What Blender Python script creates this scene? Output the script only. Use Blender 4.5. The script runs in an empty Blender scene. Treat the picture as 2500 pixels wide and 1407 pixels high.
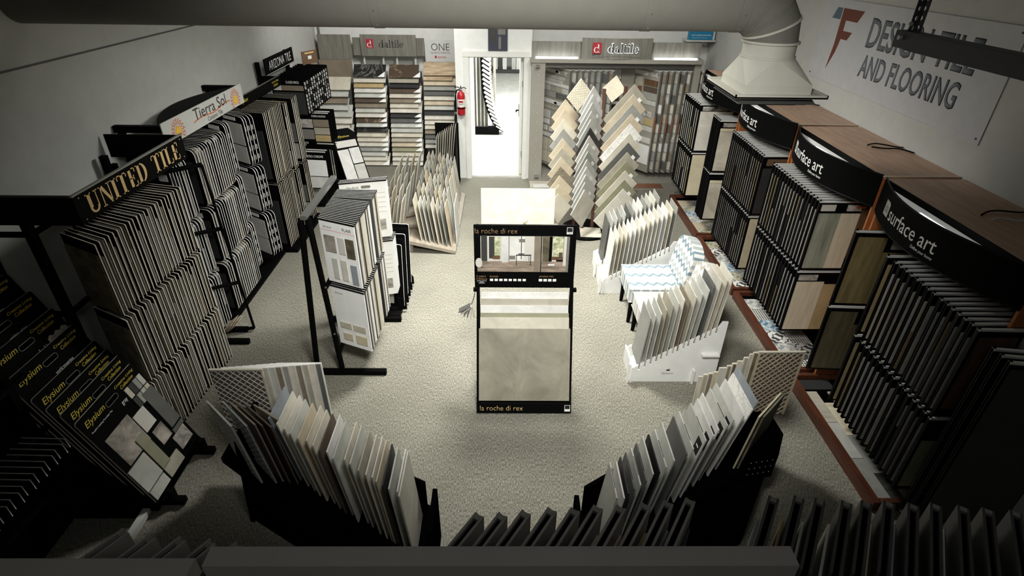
import bpy, bmesh, math, random
from mathutils import Vector, Matrix
random.seed(7)
S = bpy.context.scene
col = S.collection
R = math.radians
V = Vector

# ------------------------------------------------------------------ camera
cam_d = bpy.data.cameras.new('camera'); cam = bpy.data.objects.new('camera', cam_d)
cam_d.sensor_fit = 'HORIZONTAL'; cam_d.sensor_width = 36.0; cam_d.lens = 36.0*1360/2500
cam_d.clip_start = 0.05; cam_d.clip_end = 200
pitch, yaw, roll = R(31.4), R(0.92), R(0.8)
f = V((math.sin(yaw)*math.cos(pitch), math.cos(yaw)*math.cos(pitch), -math.sin(pitch)))
r = V((math.cos(yaw), -math.sin(yaw), 0)); u = r.cross(f)
r, u = r*math.cos(roll)+u*math.sin(roll), u*math.cos(roll)-r*math.sin(roll)
cm = Matrix((r, u, -f)).transposed().to_4x4(); cm.translation = V((0, 0, 3.55))
cam.matrix_world = cm
col.objects.link(cam); S.camera = cam

# ------------------------------------------------------------------ world, lights, exposure
w = bpy.data.worlds.new('world'); S.world = w; w.use_nodes = True
w.node_tree.nodes['Background'].inputs[0].default_value = (0.75, 0.82, 1.0, 1)
w.node_tree.nodes['Background'].inputs[1].default_value = 0.012

def lamp(name, kind, loc, target, energy, color=(1, 1, 1), **kw):
    d = bpy.data.lights.new(name, kind); d.energy = energy; d.color = color
    for k, v in kw.items(): setattr(d, k, v)
    o = bpy.data.objects.new(name, d); col.objects.link(o)
    dr = (V(target)-V(loc)).normalized()
    o.matrix_world = Matrix.Translation(V(loc)) @ dr.to_track_quat('-Z', 'Y').to_matrix().to_4x4()
    return o
# unseen ceiling spots over middle, back and front, shaped to fade into the corners
lamp('ceiling_lamp_middle', 'SPOT', (0.2, 5.8, 4.0), (0.2, 6.3, 0), 860, (1.0, 1.0, 0.965), spot_size=R(164), spot_blend=1.0, shadow_soft_size=0.45)
lamp('added_pool_spot', 'SPOT', (-0.4, 5.2, 4.0), (-0.1, 6.2, 0), 600, (1.0, 1.0, 0.97), spot_size=R(78), spot_blend=1.0, shadow_soft_size=0.4)  # added for a bright pool mid-room, so the edges look darker
lamp('added_spot_back_left', 'SPOT', (-1.5, 8.0, 3.9), (-2.1, 10.9, 1.4), 260, (1.0, 0.99, 0.97), spot_size=R(110), spot_blend=1.0, shadow_soft_size=0.35)  # added to brighten the left alcove wall
lamp('added_spot_back_right', 'SPOT', (1.5, 7.6, 3.9), (1.8, 9.8, 1.3), 150, (1.0, 0.99, 0.97), spot_size=R(110), spot_blend=1.0, shadow_soft_size=0.35)  # added to brighten the right part of the back wall
lamp('ceiling_lamp_front', 'SPOT', (0.2, 1.2, 3.95), (0.2, 6.6, 0.4), 830, (1.0, 0.995, 0.965), spot_size=R(92), spot_blend=1.0, shadow_soft_size=0.4)
# dim unseen fill, added to lift the foreground beam and flip wings
lamp('foreground_fill', 'AREA', (0.0, -0.3, 4.05), (0.0, 1.0, 1.8), 6, (0.95, 0.98, 1.0), size=0.6)
# daylight bright room beyond the doorway
lamp('next_room_lamp', 'AREA', (0.3, 13.0, 3.0), (0.3, 13.0, 0), 320, (0.93, 0.97, 1.0), size=3.5)
S.view_settings.view_transform = 'Standard'; S.view_settings.look = 'None'
S.view_settings.exposure = 0.35; S.view_settings.gamma = 1.0
S.view_settings.use_curve_mapping = False

# ------------------------------------------------------------------ materials
def lin(c):
    return tuple(((x/255)/12.92 if x/255 <= .04045 else ((x/255+.055)/1.055)**2.4) for x in c)+(1,)
M = {}
def newmat(name, rough=.5, metal=0.0, spec=.5):
    m = bpy.data.materials.new(name); m.use_nodes = True
    nt = m.node_tree; b = nt.nodes['Principled BSDF']
    b.inputs['Roughness'].default_value = rough; b.inputs['Metallic'].default_value = metal
    b.inputs['Specular IOR Level'].default_value = spec
    M[name] = m
    return m, nt, b
def N(nt, t, **kw):
    n = nt.nodes.new(t)
    for k, v in kw.items():
        if k in n.inputs: n.inputs[k].default_value = v
        else: setattr(n, k, v)
    return n
def ramp(nt, fac, stops, interp='LINEAR'):
    n = nt.nodes.new('ShaderNodeValToRGB'); n.color_ramp.interpolation = interp
    e = n.color_ramp.elements
    while len(e) < len(stops): e.new(0.5)
    for i, (p, c) in enumerate(stops): e[i].position = p; e[i].color = c
    nt.links.new(fac, n.inputs[0]); return n.outputs[0]
def flat(name, c, rough=.5, metal=0.0, emit=0, spec=.5):
    m, nt, b = newmat(name, rough, metal, spec)
    n = N(nt, 'ShaderNodeTexNoise', Scale=9.0, Detail=3.0)
    tc = N(nt, 'ShaderNodeTexCoord'); nt.links.new(tc.outputs['Object'], n.inputs['Vector'])
    l = lin(c); k = .93
    o = ramp(nt, n.outputs[0], [(.3, (l[0]*k, l[1]*k, l[2]*k, 1)), (.7, l)])
    nt.links.new(o, b.inputs['Base Color'])
    if emit:
        b.inputs['Emission Color'].default_value = l; b.inputs['Emission Strength'].default_value = emit
    return m
def objcoord(nt, scale=(1, 1, 1), rnd=True):
    tc = N(nt, 'ShaderNodeTexCoord'); mp = N(nt, 'ShaderNodeMapping')
    mp.inputs['Scale'].default_value = scale
    nt.links.new(tc.outputs['Object'], mp.inputs['Vector'])
    if rnd:
        oi = N(nt, 'ShaderNodeObjectInfo'); mu = N(nt, 'ShaderNodeMath', operation='MULTIPLY'); mu.inputs[1].default_value = 37.0
        nt.links.new(oi.outputs['Random'], mu.inputs[0])
        nt.links.new(mu.outputs[0], mp.inputs['Location'])
    return mp.outputs[0]
def stone(name, c, c2=None, scale=5.0, rough=.45, stretch=(1, 1, 1), vein=0):
    m, nt, b = newmat(name, rough)
    co = objcoord(nt, stretch)
    c2 = c2 or tuple(x*.86 for x in c)
    n = N(nt, 'ShaderNodeTexNoise', Scale=scale, Detail=8.0, Roughness=.65, Distortion=.8)
    nt.links.new(co, n.inputs['Vector'])
    l2, l1 = lin(c2), lin(c)
    if vein:
        n.inputs['Distortion'].default_value = 2.5
        o = ramp(nt, n.outputs[0], [(.3, l1), (.482, l1), (.5, l2), (.518, l1), (.8, lin(tuple(x*.93 for x in c)))])
    else:
        o = ramp(nt, n.outputs[0], [(.3, l2), (.68, l1)])
    nt.links.new(o, b.inputs['Base Color'])
    bp = N(nt, 'ShaderNodeBump', Strength=.08, Distance=.002); nt.links.new(n.outputs[0], bp.inputs['Height']); nt.links.new(bp.outputs[0], b.inputs['Normal'])
    return m
def woodmat(name, c, c2, rough=.45, sc=(2, 22, 22)):
    m, nt, b = newmat(name, rough)
    co = objcoord(nt, sc)
    n = N(nt, 'ShaderNodeTexNoise', Scale=1.6, Detail=6.0, Roughness=.6, Distortion=.6); nt.links.new(co, n.inputs['Vector'])
    o = ramp(nt, n.outputs[0], [(.3, lin(c2)), (.65, lin(c))]); nt.links.new(o, b.inputs['Base Color'])
    return m

flat('wall_paint', (196, 196, 190), .9); flat('wall_white', (226, 226, 220), .9); flat('ceiling_paint', (150, 152, 155), .9)
flat('trim_white', (222, 222, 214), .6); flat('black', (9, 9, 9), .6, spec=.04); flat('black_gloss', (10, 10, 11), .4, spec=.15)
flat('black_matt', (6, 6, 6), .8, spec=.0); flat('dark_grey', (58, 58, 56), .5); flat('channel_grey', (132, 128, 122), .45); flat('channel_black', (16, 16, 16), .28, spec=.8); flat('steel', (150, 150, 146), .35, .7)
flat('silver', (210, 210, 204), .4, .0); flat('rex_ink', (158, 124, 88), .6); flat('chrome', (190, 190, 190), .25, .9); flat('white', (236, 236, 230), .55); flat('paper', (240, 240, 235), .7)
flat('board_edge', (226, 218, 196), .7); flat('duct_paint', (108, 106, 98), .7, spec=.2); flat('boot_paint', (176, 174, 162), .7, spec=.2)
flat('rail_paint', (140, 134, 127), .6); flat('bracket_steel', (36, 36, 38), .5, .3); flat('red', (172, 22, 32), .35); flat('red_logo', (178, 38, 52), .5)
flat('gold_ink', (226, 190, 130), .6); flat('yellow_ink', (214, 190, 60), .6); flat('white_ink', (238, 238, 232), .6); flat('grey_ink', (120, 122, 120), .6); flat('black_ink', (18, 18, 18), .6)
flat('copper', (146, 98, 72), .4, .4); flat('sign_grey', (196, 196, 190), .6); flat('orange_ink', (206, 110, 62), .6); flat('sun_yellow', (232, 186, 58), .6)
flat('banner', (196, 196, 196), .7); flat('banner_ink', (112, 120, 124), .7); flat('banner_outline', (24, 26, 28), .7); flat('logo_brown', (110, 58, 40), .7); flat('logo_blue', (88, 108, 118), .7)
flat('blue_box', (26, 132, 172), .5); flat('pink_ink', (226, 140, 150), .6); flat('brown_grey_metal', (150, 146, 134), .5); flat('lamp_tube', (245, 250, 255), .4, 0, 7.0); flat('glow_white', (240, 245, 250), .4, 0, 1.5)
flat('tray_white', (238, 238, 232), .6, 0, 0.12); flat('poster_dark', (56, 58, 70), .5); flat('photo_grey', (120, 118, 110), .5); flat('photo_brown', (108, 84, 62), .5); flat('photo_green', (150, 150, 118), .5); flat('photo_light', (206, 202, 192), .5)
flat('handle_orange', (190, 120, 70), .5); flat('mesh_dark', (40, 40, 40), .7); flat('cable_white', (200, 200, 196), .5); flat('leaf', (128, 124, 96), .6)
woodmat('cab_wood', (184, 150, 124), (156, 122, 98), .4, (14, 1.5, 14)); woodmat('side_wood', (178, 110, 62), (150, 86, 44), .4, (14, 14, 2))
woodmat('platform_trim', (98, 56, 38), (68, 36, 24), .4, (12, 2, 12)); woodmat('grey_wood', (146, 142, 130), (118, 114, 104), .5, (24, 24, 2)); woodmat('sign_wood', (132, 129, 118), (104, 101, 92), .5, (14, 14, 1.2))
woodmat('rack_wood', (156, 146, 130), (130, 120, 106), .55, (16, 2, 16)); woodmat('tower_wood', (88, 56, 40), (62, 38, 28), .5, (16, 16, 2))
woodmat('oak_olive', (142, 126, 84), (104, 92, 60), .45, (16, 16, 1.6)); woodmat('oak_grey', (160, 164, 146), (122, 128, 112), .45, (16, 16, 1.6)); woodmat('oak_pale', (224, 214, 188), (204, 192, 164), .45, (16, 16, 1.6))
woodmat('oak_dark', (96, 88, 64), (66, 60, 44), .45, (16, 16, 1.6)); woodmat('walnut', (112, 84, 60), (76, 56, 40), .45, (16, 16, 1.6)); woodmat('plank_grey', (196, 190, 172), (158, 152, 136), .5, (3, 14, 14)); woodmat('plank_dark', (70, 70, 66), (48, 48, 46), .5, (3, 14, 14))
# tile colours
TC = {'white': (226, 224, 217), 'ivory': (218, 213, 198), 'cream': (212, 205, 186), 'beige': (204, 190, 164), 'tan': (190, 168, 122), 'light grey': (200, 200, 190),
      'grey': (160, 160, 152), 'greige': (176, 170, 152), 'taupe': (140, 128, 110), 'dark grey': (98, 98, 94), 'charcoal': (52, 52, 52), 'brown': (92, 79, 67), 'jet black': (20, 20, 20), 'blue grey': (150, 156, 160), 'olive grey': (150, 148, 122)}
for k, c in TC.items(): stone(k, c)
stone('marble', (236, 234, 226), (176, 174, 164), 2.5, .3, vein=1); stone('dark_marble', (40, 40, 38), (120, 118, 112), 1.1, .25, vein=1); stone('brown_marble', (80, 66, 54), (150, 132, 108), 1.2, .3, vein=1)
stone('wave_stone', (206, 188, 160), (140, 112, 84), 3, .35, (1, 1, 6)); stone('rex_stone', (162, 158, 138), (124, 120, 104), 3.2, .5); stone('ledger', (124, 120, 100), (72, 70, 58), 9, .8); stone('rust_slate', (120, 112, 84), (62, 56, 44), 4, .7); stone('grille_wood', (150, 140, 120), (96, 88, 74), 8, .5, (1, 8, 1)); stone('pebble', (200, 194, 176), (150, 142, 124), 3, .5)
stone('photo_floor', (176, 160, 142), (92, 78, 64), 6, .5, (1, 6, 1)); stone('foliage', (226, 226, 190), (96, 104, 60), 30, .5); stone('sandy', (208, 198, 170), (190, 178, 148), 7, .5); stone('photo_scene', (210, 205, 195), (60, 52, 46), 9, .5); stone('photo_room', (190, 180, 168), (70, 62, 54), 5, .5)

def carpet():
    m, nt, b = newmat('carpet', .95, 0, .1)
    a = N(nt, 'ShaderNodeTexNoise', Scale=1.0, Detail=3.0, Roughness=.7); nt.links.new(objcoord(nt, (150, 42, 1), False), a.inputs['Vector'])
    c = N(nt, 'ShaderNodeTexNoise', Scale=1.6, Detail=4.0); nt.links.new(objcoord(nt, (1, 1, 1), False), c.inputs['Vector'])
    d = N(nt, 'ShaderNodeTexNoise', Scale=260.0, Detail=2.0); nt.links.new(objcoord(nt, (1, 1, 1), False), d.inputs['Vector'])
    x = N(nt, 'ShaderNodeMix', data_type='FLOAT'); x.inputs[0].default_value = .1
    nt.links.new(a.outputs[0], x.inputs[2]); nt.links.new(c.outputs[0], x.inputs[3])
    y = N(nt, 'ShaderNodeMix', data_type='FLOAT'); y.inputs[0].default_value = .25
    nt.links.new(x.outputs[0], y.inputs[2]); nt.links.new(d.outputs[0], y.inputs[3])
    o = ramp(nt, y.outputs[0], [(.36, lin((72, 70, 61))), (.5, lin((130, 127, 114))), (.64, lin((180, 177, 163)))])
    nt.links.new(o, b.inputs['Base Color'])
    bp = N(nt, 'ShaderNodeBump', Strength=.5, Distance=.004); nt.links.new(y.outputs[0], bp.inputs['Height']); nt.links.new(bp.outputs[0], b.inputs['Normal'])
carpet()
def chevron(name, axis, c1, c2):
    # zigzag stripes running across the fabric
    m, nt, b = newmat(name, .85, 0, .2)
    tc = N(nt, 'ShaderNodeTexCoord'); sp = N(nt, 'ShaderNodeSeparateXYZ'); nt.links.new(tc.outputs['Object'], sp.inputs[0])
    def mth(op, a, bb):
        n = N(nt, 'ShaderNodeMath', operation=op)
        for i, q in enumerate((a, bb)):
            if q is None: continue
            if isinstance(q, (int, float)): n.inputs[i].default_value = q
            else: nt.links.new(q, n.inputs[i])
        return n.outputs[0]
    tri = mth('PINGPONG', sp.outputs[0 if axis == 1 else 1], .05)
    sec = mth('ADD', sp.outputs[axis], tri)
    fr = mth('FRACT', mth('MULTIPLY', sec, 5.2), None)
    Wt = lin((214, 214, 208))
    o = ramp(nt, fr, [(0, Wt), (.2, lin(c1)), (.42, Wt), (.62, lin(c2)), (.84, Wt)], 'CONSTANT')
    nt.links.new(o, b.inputs['Base Color'])
chevron('chevron_blue_seat', 1, (122, 142, 148), (166, 172, 170)); chevron('chevron_blue_back', 2, (122, 142, 148), (166, 172, 170))
chevron('chevron_beige_seat', 1, (178, 172, 160), (192, 188, 178)); chevron('chevron_beige_back', 2, (178, 172, 160), (192, 188, 178))
def pattern(name, k, kind, c1, c2, c3):
    # printed cement tile: repeating curls or stars
    m, nt, b = newmat(name, .5)
    tc = N(nt, 'ShaderNodeTexCoord'); sp = N(nt, 'ShaderNodeSeparateXYZ'); nt.links.new(tc.outputs['Object'], sp.inputs[0])
    def mth(op, a, bb=None):
        n = N(nt, 'ShaderNodeMath', operation=op)
        for i, q in enumerate((a, bb)):
            if q is None: continue
            if isinstance(q, (int, float)): n.inputs[i].default_value = q
            else: nt.links.new(q, n.inputs[i])
        return n.outputs[0]
    X, Y = sp.outputs[0], sp.outputs[1]
    sx, sy = mth('SINE', mth('MULTIPLY', X, k)), mth('SINE', mth('MULTIPLY', Y, k))
    p = mth('MULTIPLY', sx, sy)
    rr = mth('SQRT', mth('ADD', mth('MULTIPLY', X, X), mth('MULTIPLY', Y, Y)))
    q = mth('SINE', mth('ADD', mth('MULTIPLY', rr, k*1.4), mth('MULTIPLY', p, 2.2)))
    s = p if kind == 'dots' else q
    s = mth('ADD', mth('MULTIPLY', s, .5), .5)
    st = [(0, lin(c1)), (.34, lin(c2)), (.72, lin(c3))] if kind == 'curl' else [(0, lin(c1)), (.3, lin(c2)), (.68, lin(c1))]
    o = ramp(nt, s, st, 'CONSTANT'); nt.links.new(o, b.inputs['Base Color'])
pattern('cement_star', 120, 'dots', (40, 40, 40), (226, 224, 214), (226, 224, 214)); pattern('cement_curl', 74, 'curl', (70, 72, 72), (216, 214, 206), (226, 224, 216))
pattern('cement_blue', 80, 'curl', (96, 126, 146), (214, 216, 212), (170, 184, 190)); pattern('cement_grey', 66, 'curl', (150, 154, 152), (222, 220, 210), (190, 190, 182)); pattern('cement_green', 90, 'curl', (132, 132, 104), (210, 206, 186), (170, 168, 150))

# ------------------------------------------------------------------ mesh helpers
class MB:
    def __init__(s): s.v = []; s.f = []; s.m = []; s.mats = []; s.sm = []
    def mi(s, mat):
        if mat not in s.mats: s.mats.append(mat)
        return s.mats.index(mat)
    def add(s, vs, fs, mat, T=None, smooth=False):
        b = len(s.v); i = s.mi(mat)
        s.v += [tuple(T @ V(p)) if T else tuple(p) for p in vs]
        for q in fs: s.f.append([b+k for k in q]); s.m.append(i); s.sm.append(smooth)
        return s
    def box(s, c, d, mat, T=None):
        x, y, z = c; a, b, e = d[0]/2, d[1]/2, d[2]/2
        vs = [(x+i*a, y+j*b, z+k*e) for i in (-1, 1) for j in (-1, 1) for k in (-1, 1)]
        return s.add(vs, [(0, 1, 3, 2), (4, 6, 7, 5), (0, 4, 5, 1), (2, 3, 7, 6), (0, 2, 6, 4), (1, 5, 7, 3)], mat, T)
    def prism(s, poly, d0, d1, mat, T=None, side=None):
        # polygon in local XY (counter-clockwise), extruded from z=d0 to z=d1
        n = len(poly)
        vs = [(x, y, d0) for x, y in poly]+[(x, y, d1) for x, y in poly]
        s.add(vs, [list(range(n))[::-1], [n+i for i in range(n)]], mat, T)
        return s.add(vs, [(i, (i+1) % n, n+(i+1) % n, n+i) for i in range(n)], side or mat, T)
    def tube(s, pts, rad, mat, n=8, caps=True):
        pts = [V(p) for p in pts]; rad = rad if isinstance(rad, (list, tuple)) else [rad]*len(pts)
        vs = []; prev = None
        for i, p in enumerate(pts):
            t = (pts[min(i+1, len(pts)-1)]-pts[max(i-1, 0)]).normalized()
            a = prev or (V((0, 0, 1)) if abs(t.z) < .9 else V((1, 0, 0)))
            a = (a-t*a.dot(t)).normalized(); prev = a; bb = t.cross(a)
            vs += [tuple(p+(a*math.cos(2*math.pi*k/n)+bb*math.sin(2*math.pi*k/n))*rad[i]) for k in range(n)]
        fs = [(i*n+k, i*n+(k+1) % n, (i+1)*n+(k+1) % n, (i+1)*n+k) for i in range(len(pts)-1) for k in range(n)]
        s.add(vs, fs, mat, None, True)
        if caps: s.add(vs, [list(range(n))[::-1], [len(vs)-n+k for k in range(n)]], mat)
        return s
    def mesh(s, name):
        me = bpy.data.meshes.new(name); me.from_pydata(s.v, [], s.f)
        for m in s.mats: me.materials.append(M[m])
        me.polygons.foreach_set('material_index', s.m); me.polygons.foreach_set('use_smooth', s.sm)
        me.update(); return me

WM = {}
I4 = Matrix.Identity(4)
def T(x, y=0, z=0): return Matrix.Translation(V((x, y, z)))
def RZ(a): return Matrix.Rotation(a, 4, 'Z')
def RX(a): return Matrix.Rotation(a, 4, 'X')
def RY(a): return Matrix.Rotation(a, 4, 'Y')
def FM(o, uu, vv):
    # a flat face: local x runs along uu, local y up along vv, local z out of the face
    uu = V(uu).normalized(); vv = V(vv); vv = (vv-uu*vv.dot(uu)).normalized(); n = uu.cross(vv)
    m = Matrix((uu, vv, n)).transposed().to_4x4(); m.translation = V(o); return m
def ob(name, mesh, m=I4, parent=None, world=False):
    o = bpy.data.objects.new(name, mesh); col.objects.link(o)
    if parent is not None:
        if world: m = WM[parent.name].inverted() @ m
        o.parent = parent; o.matrix_basis = m; WM[o.name] = WM[parent.name] @ m
    else:
        o.matrix_basis = m; WM[o.name] = m
    return o
def tag(o, label, cat, group=None):
    o['label'] = label; o['category'] = cat; o['kind'] = 'thing'
    if group: o['group'] = group
    return o
def thing(name, label, cat, m=I4, group=None):
    return tag(ob(name, None, m), label, cat, group)
def struct(name, mesh, m=I4):
    o = ob(name, mesh, m); o['kind'] = 'structure'; return o
CACHE = {}
def bmesh_box(d, mat, off=(0, 0, 0)):
    k = ('b', tuple(round(x, 4) for x in d), mat, off)
    if k not in CACHE: CACHE[k] = MB().box(off, d, mat).mesh('box')
    return CACHE[k]
def bx(name, c, d, mat, parent=None, world=False, rot=I4):
    return ob(name, bmesh_box(d, mat), T(*c) @ rot, parent, world)
def rrect(w, h, rad, n=4, corners='1111'):
    pts = []
    for (cx, cy, a0, on) in ((w-rad, h-rad, 0, corners[0]), (rad, h-rad, 90, corners[1]), (rad, rad, 180, corners[2]), (w-rad, rad, 270, corners[3])):
        if on == '1':
            for k in range(n+1):
                a = R(a0+90*k/n); pts.append((cx+rad*math.cos(a), cy+rad*math.sin(a)))
        else:
            pts.append({0: (w, h), 90: (0, h), 180: (0, 0), 270: (w, 0)}[a0])
    return pts
def board(w, h, t, rad, face, edge, corners='1111'):
    # upright board in local XZ (x 0..w, z 0..h), thickness along y
    k = ('board', round(w, 3), round(h, 3), t, rad, face, edge, corners)
    if k not in CACHE:
        poly = rrect(w, h, rad, 4, corners) if rad else [(0, 0), (w, 0), (w, h), (0, h)]
        CACHE[k] = MB().prism(poly, -t/2, t/2, face, RX(R(90)), edge).mesh('board')
    return CACHE[k]
def slab_mesh(wd, h, t, mat, bev=.0):
    # x thickness centred, y 0..wd, z 0..h
    k = ('slab', round(wd, 3), round(h, 3), t, mat)
    if k not in CACHE: CACHE[k] = MB().box((0, wd/2, h/2), (t, wd, h), mat).mesh('slab')
    return CACHE[k]
def axes(o, yd, zd):
    yd = V(yd).normalized(); zd = V(zd); zd = (zd-yd*zd.dot(yd)).normalized(); xd = yd.cross(zd)
    m = Matrix((xd, yd, zd)).transposed().to_4x4(); m.translation = V(o); return m
TX = {}
def txt(s, w, h, mat, shear=0.0, bold=0.0, ext=.0006):
    # lettering centred on the origin, scaled to w x h
    k = (s, round(w, 4), round(h, 4), mat, shear, bold)
    if k in TX: return TX[k]
    cu = bpy.data.curves.new('t', 'FONT'); cu.body = s; cu.shear = shear; cu.offset = bold; cu.align_x = 'CENTER'; cu.resolution_u = 3; cu.space_line = .85
    o = bpy.data.objects.new('t', cu)
    me = bpy.data.meshes.new_from_object(o)
    bpy.data.objects.remove(o)
    xs = [v.co.x for v in me.vertices]; ys = [v.co.y for v in me.vertices]
    x0, x1, y0, y1 = min(xs), max(xs), min(ys), max(ys)
    bm = bmesh.new(); bm.from_mesh(me)
    for v in bm.verts: v.co = V(((v.co.x-(x0+x1)/2)*w/(x1-x0), (v.co.y-(y0+y1)/2)*h/(y1-y0), 0))
    r_ = bmesh.ops.extrude_face_region(bm, geom=bm.faces[:])
    for g in r_['geom']:
        if isinstance(g, bmesh.types.BMVert): g.co.z += ext
    bmesh.ops.recalc_face_normals(bm, faces=bm.faces[:])
    bm.to_mesh(me); bm.free(); me.materials.clear(); me.materials.append(M[mat])
    for p in me.polygons: p.material_index = 0
    TX[k] = me; return me
def letter(parent, s, x, y, w, h, mat, z=.0, shear=0.0, bold=0.0, name='lettering'):
    if '\n' in s:
        ls = s.split('\n'); n = len(ls); mx = max(len(q) for q in ls)
        for i, q in enumerate(ls): o = letter(parent, q, x, y+h/2-(i+.5)*h/n, w*len(q)/mx, h/n*.8, mat, z, shear, bold, name)
        return o
    return ob(name, txt(s, w, h, mat, shear, bold), T(x, y, z), parent)
def prints(name, parent, quads, z=.0008):
    # flat printed patches on a face (one part): (x, y, w, h, material)
    mb = MB()
    for i, (x, y, ww, hh, mt) in enumerate(quads):
        mb.box((x, y, z+i*.00012), (ww, hh, .0006), mt)
    return ob(name, mb.mesh(name), I4, parent)
ORD = 'first second third fourth fifth sixth seventh eighth ninth tenth eleventh twelfth thirteenth fourteenth fifteenth sixteenth seventeenth eighteenth nineteenth twentieth twenty-first twenty-second twenty-third twenty-fourth twenty-fifth twenty-sixth'.split()
def serif(s, H, mat, wide=1.0):
    # thick-and-thin serif lettering, baseline at y=0, returns mesh centred in x
    mb = MB(); x = 0; st, th, sv = .19*H, .055*H, .055*H
    def rc(a, b, c, d): mb.prism([(a, b), (c, b), (c, d), (a, d)], 0, .0012, mat)
    def qd(p): mb.prism(p, 0, .0012, mat)
    def ring(cx, cy, rx, ry, tx, ty, a0=0, a1=360, n=20):
        for i in range(n):
            a, b = R(a0+(a1-a0)*i/n), R(a0+(a1-a0)*(i+1)/n)
            qd([(cx+rx*math.cos(a), cy+ry*math.sin(a)), (cx+rx*math.cos(b), cy+ry*math.sin(b)), (cx+(rx-tx)*math.cos(b), cy+(ry-ty)*math.sin(b)), (cx+(rx-tx)*math.cos(a), cy+(ry-ty)*math.sin(a))][::-1])
    def stem(a, t, y0, y1, top=1, bot=1, e=.09):
        rc(a, y0, a+t, y1)
        if bot: rc(a-e*H, y0, a+t+e*H, y0+sv)
        if top: rc(a-e*H, y1-sv, a+t+e*H, y1)
    xh = .66*H
    for ch in s:
        if ch == ' ': x += .32*H; continue
        if ch == 'I': stem(x+.09*H, st, 0, H); x += .44*H
        elif ch == 'T':
            stem(x+.27*H, st, 0, H, 0, 1); rc(x, H-sv, x+.71*H, H); rc(x, H-.24*H, x+sv, H); rc(x+.71*H-sv, H-.24*H, x+.71*H, H); x += .78*H
        elif ch == 'L':
            stem(x+.09*H, st, 0, H); rc(x, 0, x+.62*H, sv); rc(x+.62*H-sv, 0, x+.62*H, .26*H); x += .68*H
        elif ch == 'E':
            stem(x+.09*H, st, 0, H); rc(x, 0, x+.62*H, sv); rc(x+.62*H-sv, 0, x+.62*H, .26*H); rc(x, H-sv, x+.6*H, H); rc(x+.6*H-sv, H-.24*H, x+.6*H, H)
            rc(x+.09*H, H*.48, x+.45*H, H*.48+sv); rc(x+.45*H-sv, H*.38, x+.45*H, H*.64); x += .7*H
        elif ch == 'N':
            stem(x+.09*H, th, 0, H, 1, 1); stem(x+.64*H, th, 0, H, 1, 0); qd([(x+.07*H, H), (x+.6*H, 0), (x+.7*H, 0), (x+.7*H, .08*H), (x+.27*H, H)]); x += .84*H
        elif ch == 'U':
            rc(x+.09*H, .3*H, x+.09*H+st, H); rc(x, H-sv, x+.36*H, H); rc(x+.62*H, .3*H, x+.62*H+th, H); rc(x+.53*H, H-sv, x+.77*H, H)
            ring(x+.3825*H, .3*H, .2925*H, .3*H, .12*H, .09*H, 180, 360); x += .86*H
        elif ch == 'D':
            stem(x+.09*H, st, 0, H, 1, 1); rc(x+.2*H, H-sv, x+.36*H, H); rc(x+.2*H, 0, x+.36*H, sv); ring(x+.34*H, H/2, .42*H, H/2, st, sv, -90, 90); x += .86*H
        elif ch == 'd':
            ring(x+.3*H, xh/2, .3*H, xh/2, .13*H, .04*H); stem(x+.48*H, .14*H, 0, H, 0, 0); rc(x+.4*H, H-sv, x+.62*H, H); rc(x+.5*H, 0, x+.72*H, sv); x += .8*H
        elif ch == 'a':
            ring(x+.22*H, .2*H, .22*H, .2*H, .12*H, .04*H); rc(x+.34*H, 0, x+.48*H, xh*.75); ring(x+.28*H, xh*.7, .2*H, xh*.3, .14*H, .05*H, 0, 165); rc(x+.4*H, 0, x+.58*H, sv); x += .64*H
        elif ch == 'l': stem(x+.08*H, .14*H, 0, H, 0, 1, .07); rc(x, H-sv, x+.22*H, H); x += .36*H
        elif ch == 'i': stem(x+.08*H, .14*H, 0, xh, 0, 1, .07); rc(x, xh-sv, x+.22*H, xh); ring(x+.15*H, .88*H, .085*H, .085*H, .085*H, .085*H); x += .36*H
        elif ch == 't': rc(x+.1*H, .06*H, x+.24*H, .9*H); rc(x, xh-sv, x+.4*H, xh); ring(x+.3*H, .12*H, .2*H, .12*H, .14*H, .05*H, 180, 330); x += .46*H
        elif ch == 'e':
            ring(x+.27*H, xh/2, .27*H, xh/2, .13*H, .04*H, 0, 325); rc(x+.05*H, xh/2, x+.54*H, xh/2+sv); x += .62*H
    mb.v = [((p[0]-x/2)*wide, p[1], p[2]) for p in mb.v]
    return mb.mesh('serif_lettering'), x*wide

# ------------------------------------------------------------------ the room
XL, XR = -3.5, 3.6
mb = MB()
mb.box((.05, 4.33, -.05), (7.1, 10.66, .1), 'carpet'); mb.box((-2.15, 10.455, -.05), (2.7, 1.59, .1), 'carpet'); mb.box((2.0, 10.18, -.05), (3.2, 1.04, .1), 'carpet')
struct('floor', mb.mesh('floor'))
def wall(name, x0, x1, y0, y1, z0, z1, mat): return struct(name, MB().box(((x0+x1)/2, (y0+y1)/2, (z0+z1)/2), (x1-x0, y1-y0, z1-z0), mat).mesh(name))
wall('wall_left', XL-.1, XL, -1.0, 11.3, 0, 4.15, 'wall_paint'); wall('wall_right', XR, XR+.1, -1.0, 10.75, 0, 4.15, 'wall_paint')
wall('wall_front', XL, XR, -1.1, -1.0, 0, 4.15, 'wall_paint'); wall('ceiling', XL-.1, XR+.1, -1.1, 11.3, 4.15, 4.25, 'ceiling_paint')
mb = MB()
mb.box((-2.16, 11.25, 2.07), (2.68, .1, 4.15), 'wall_white'); mb.box((-.715, 10.46, 2.07), (.21, 1.68, 4.15), 'wall_white')
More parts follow.
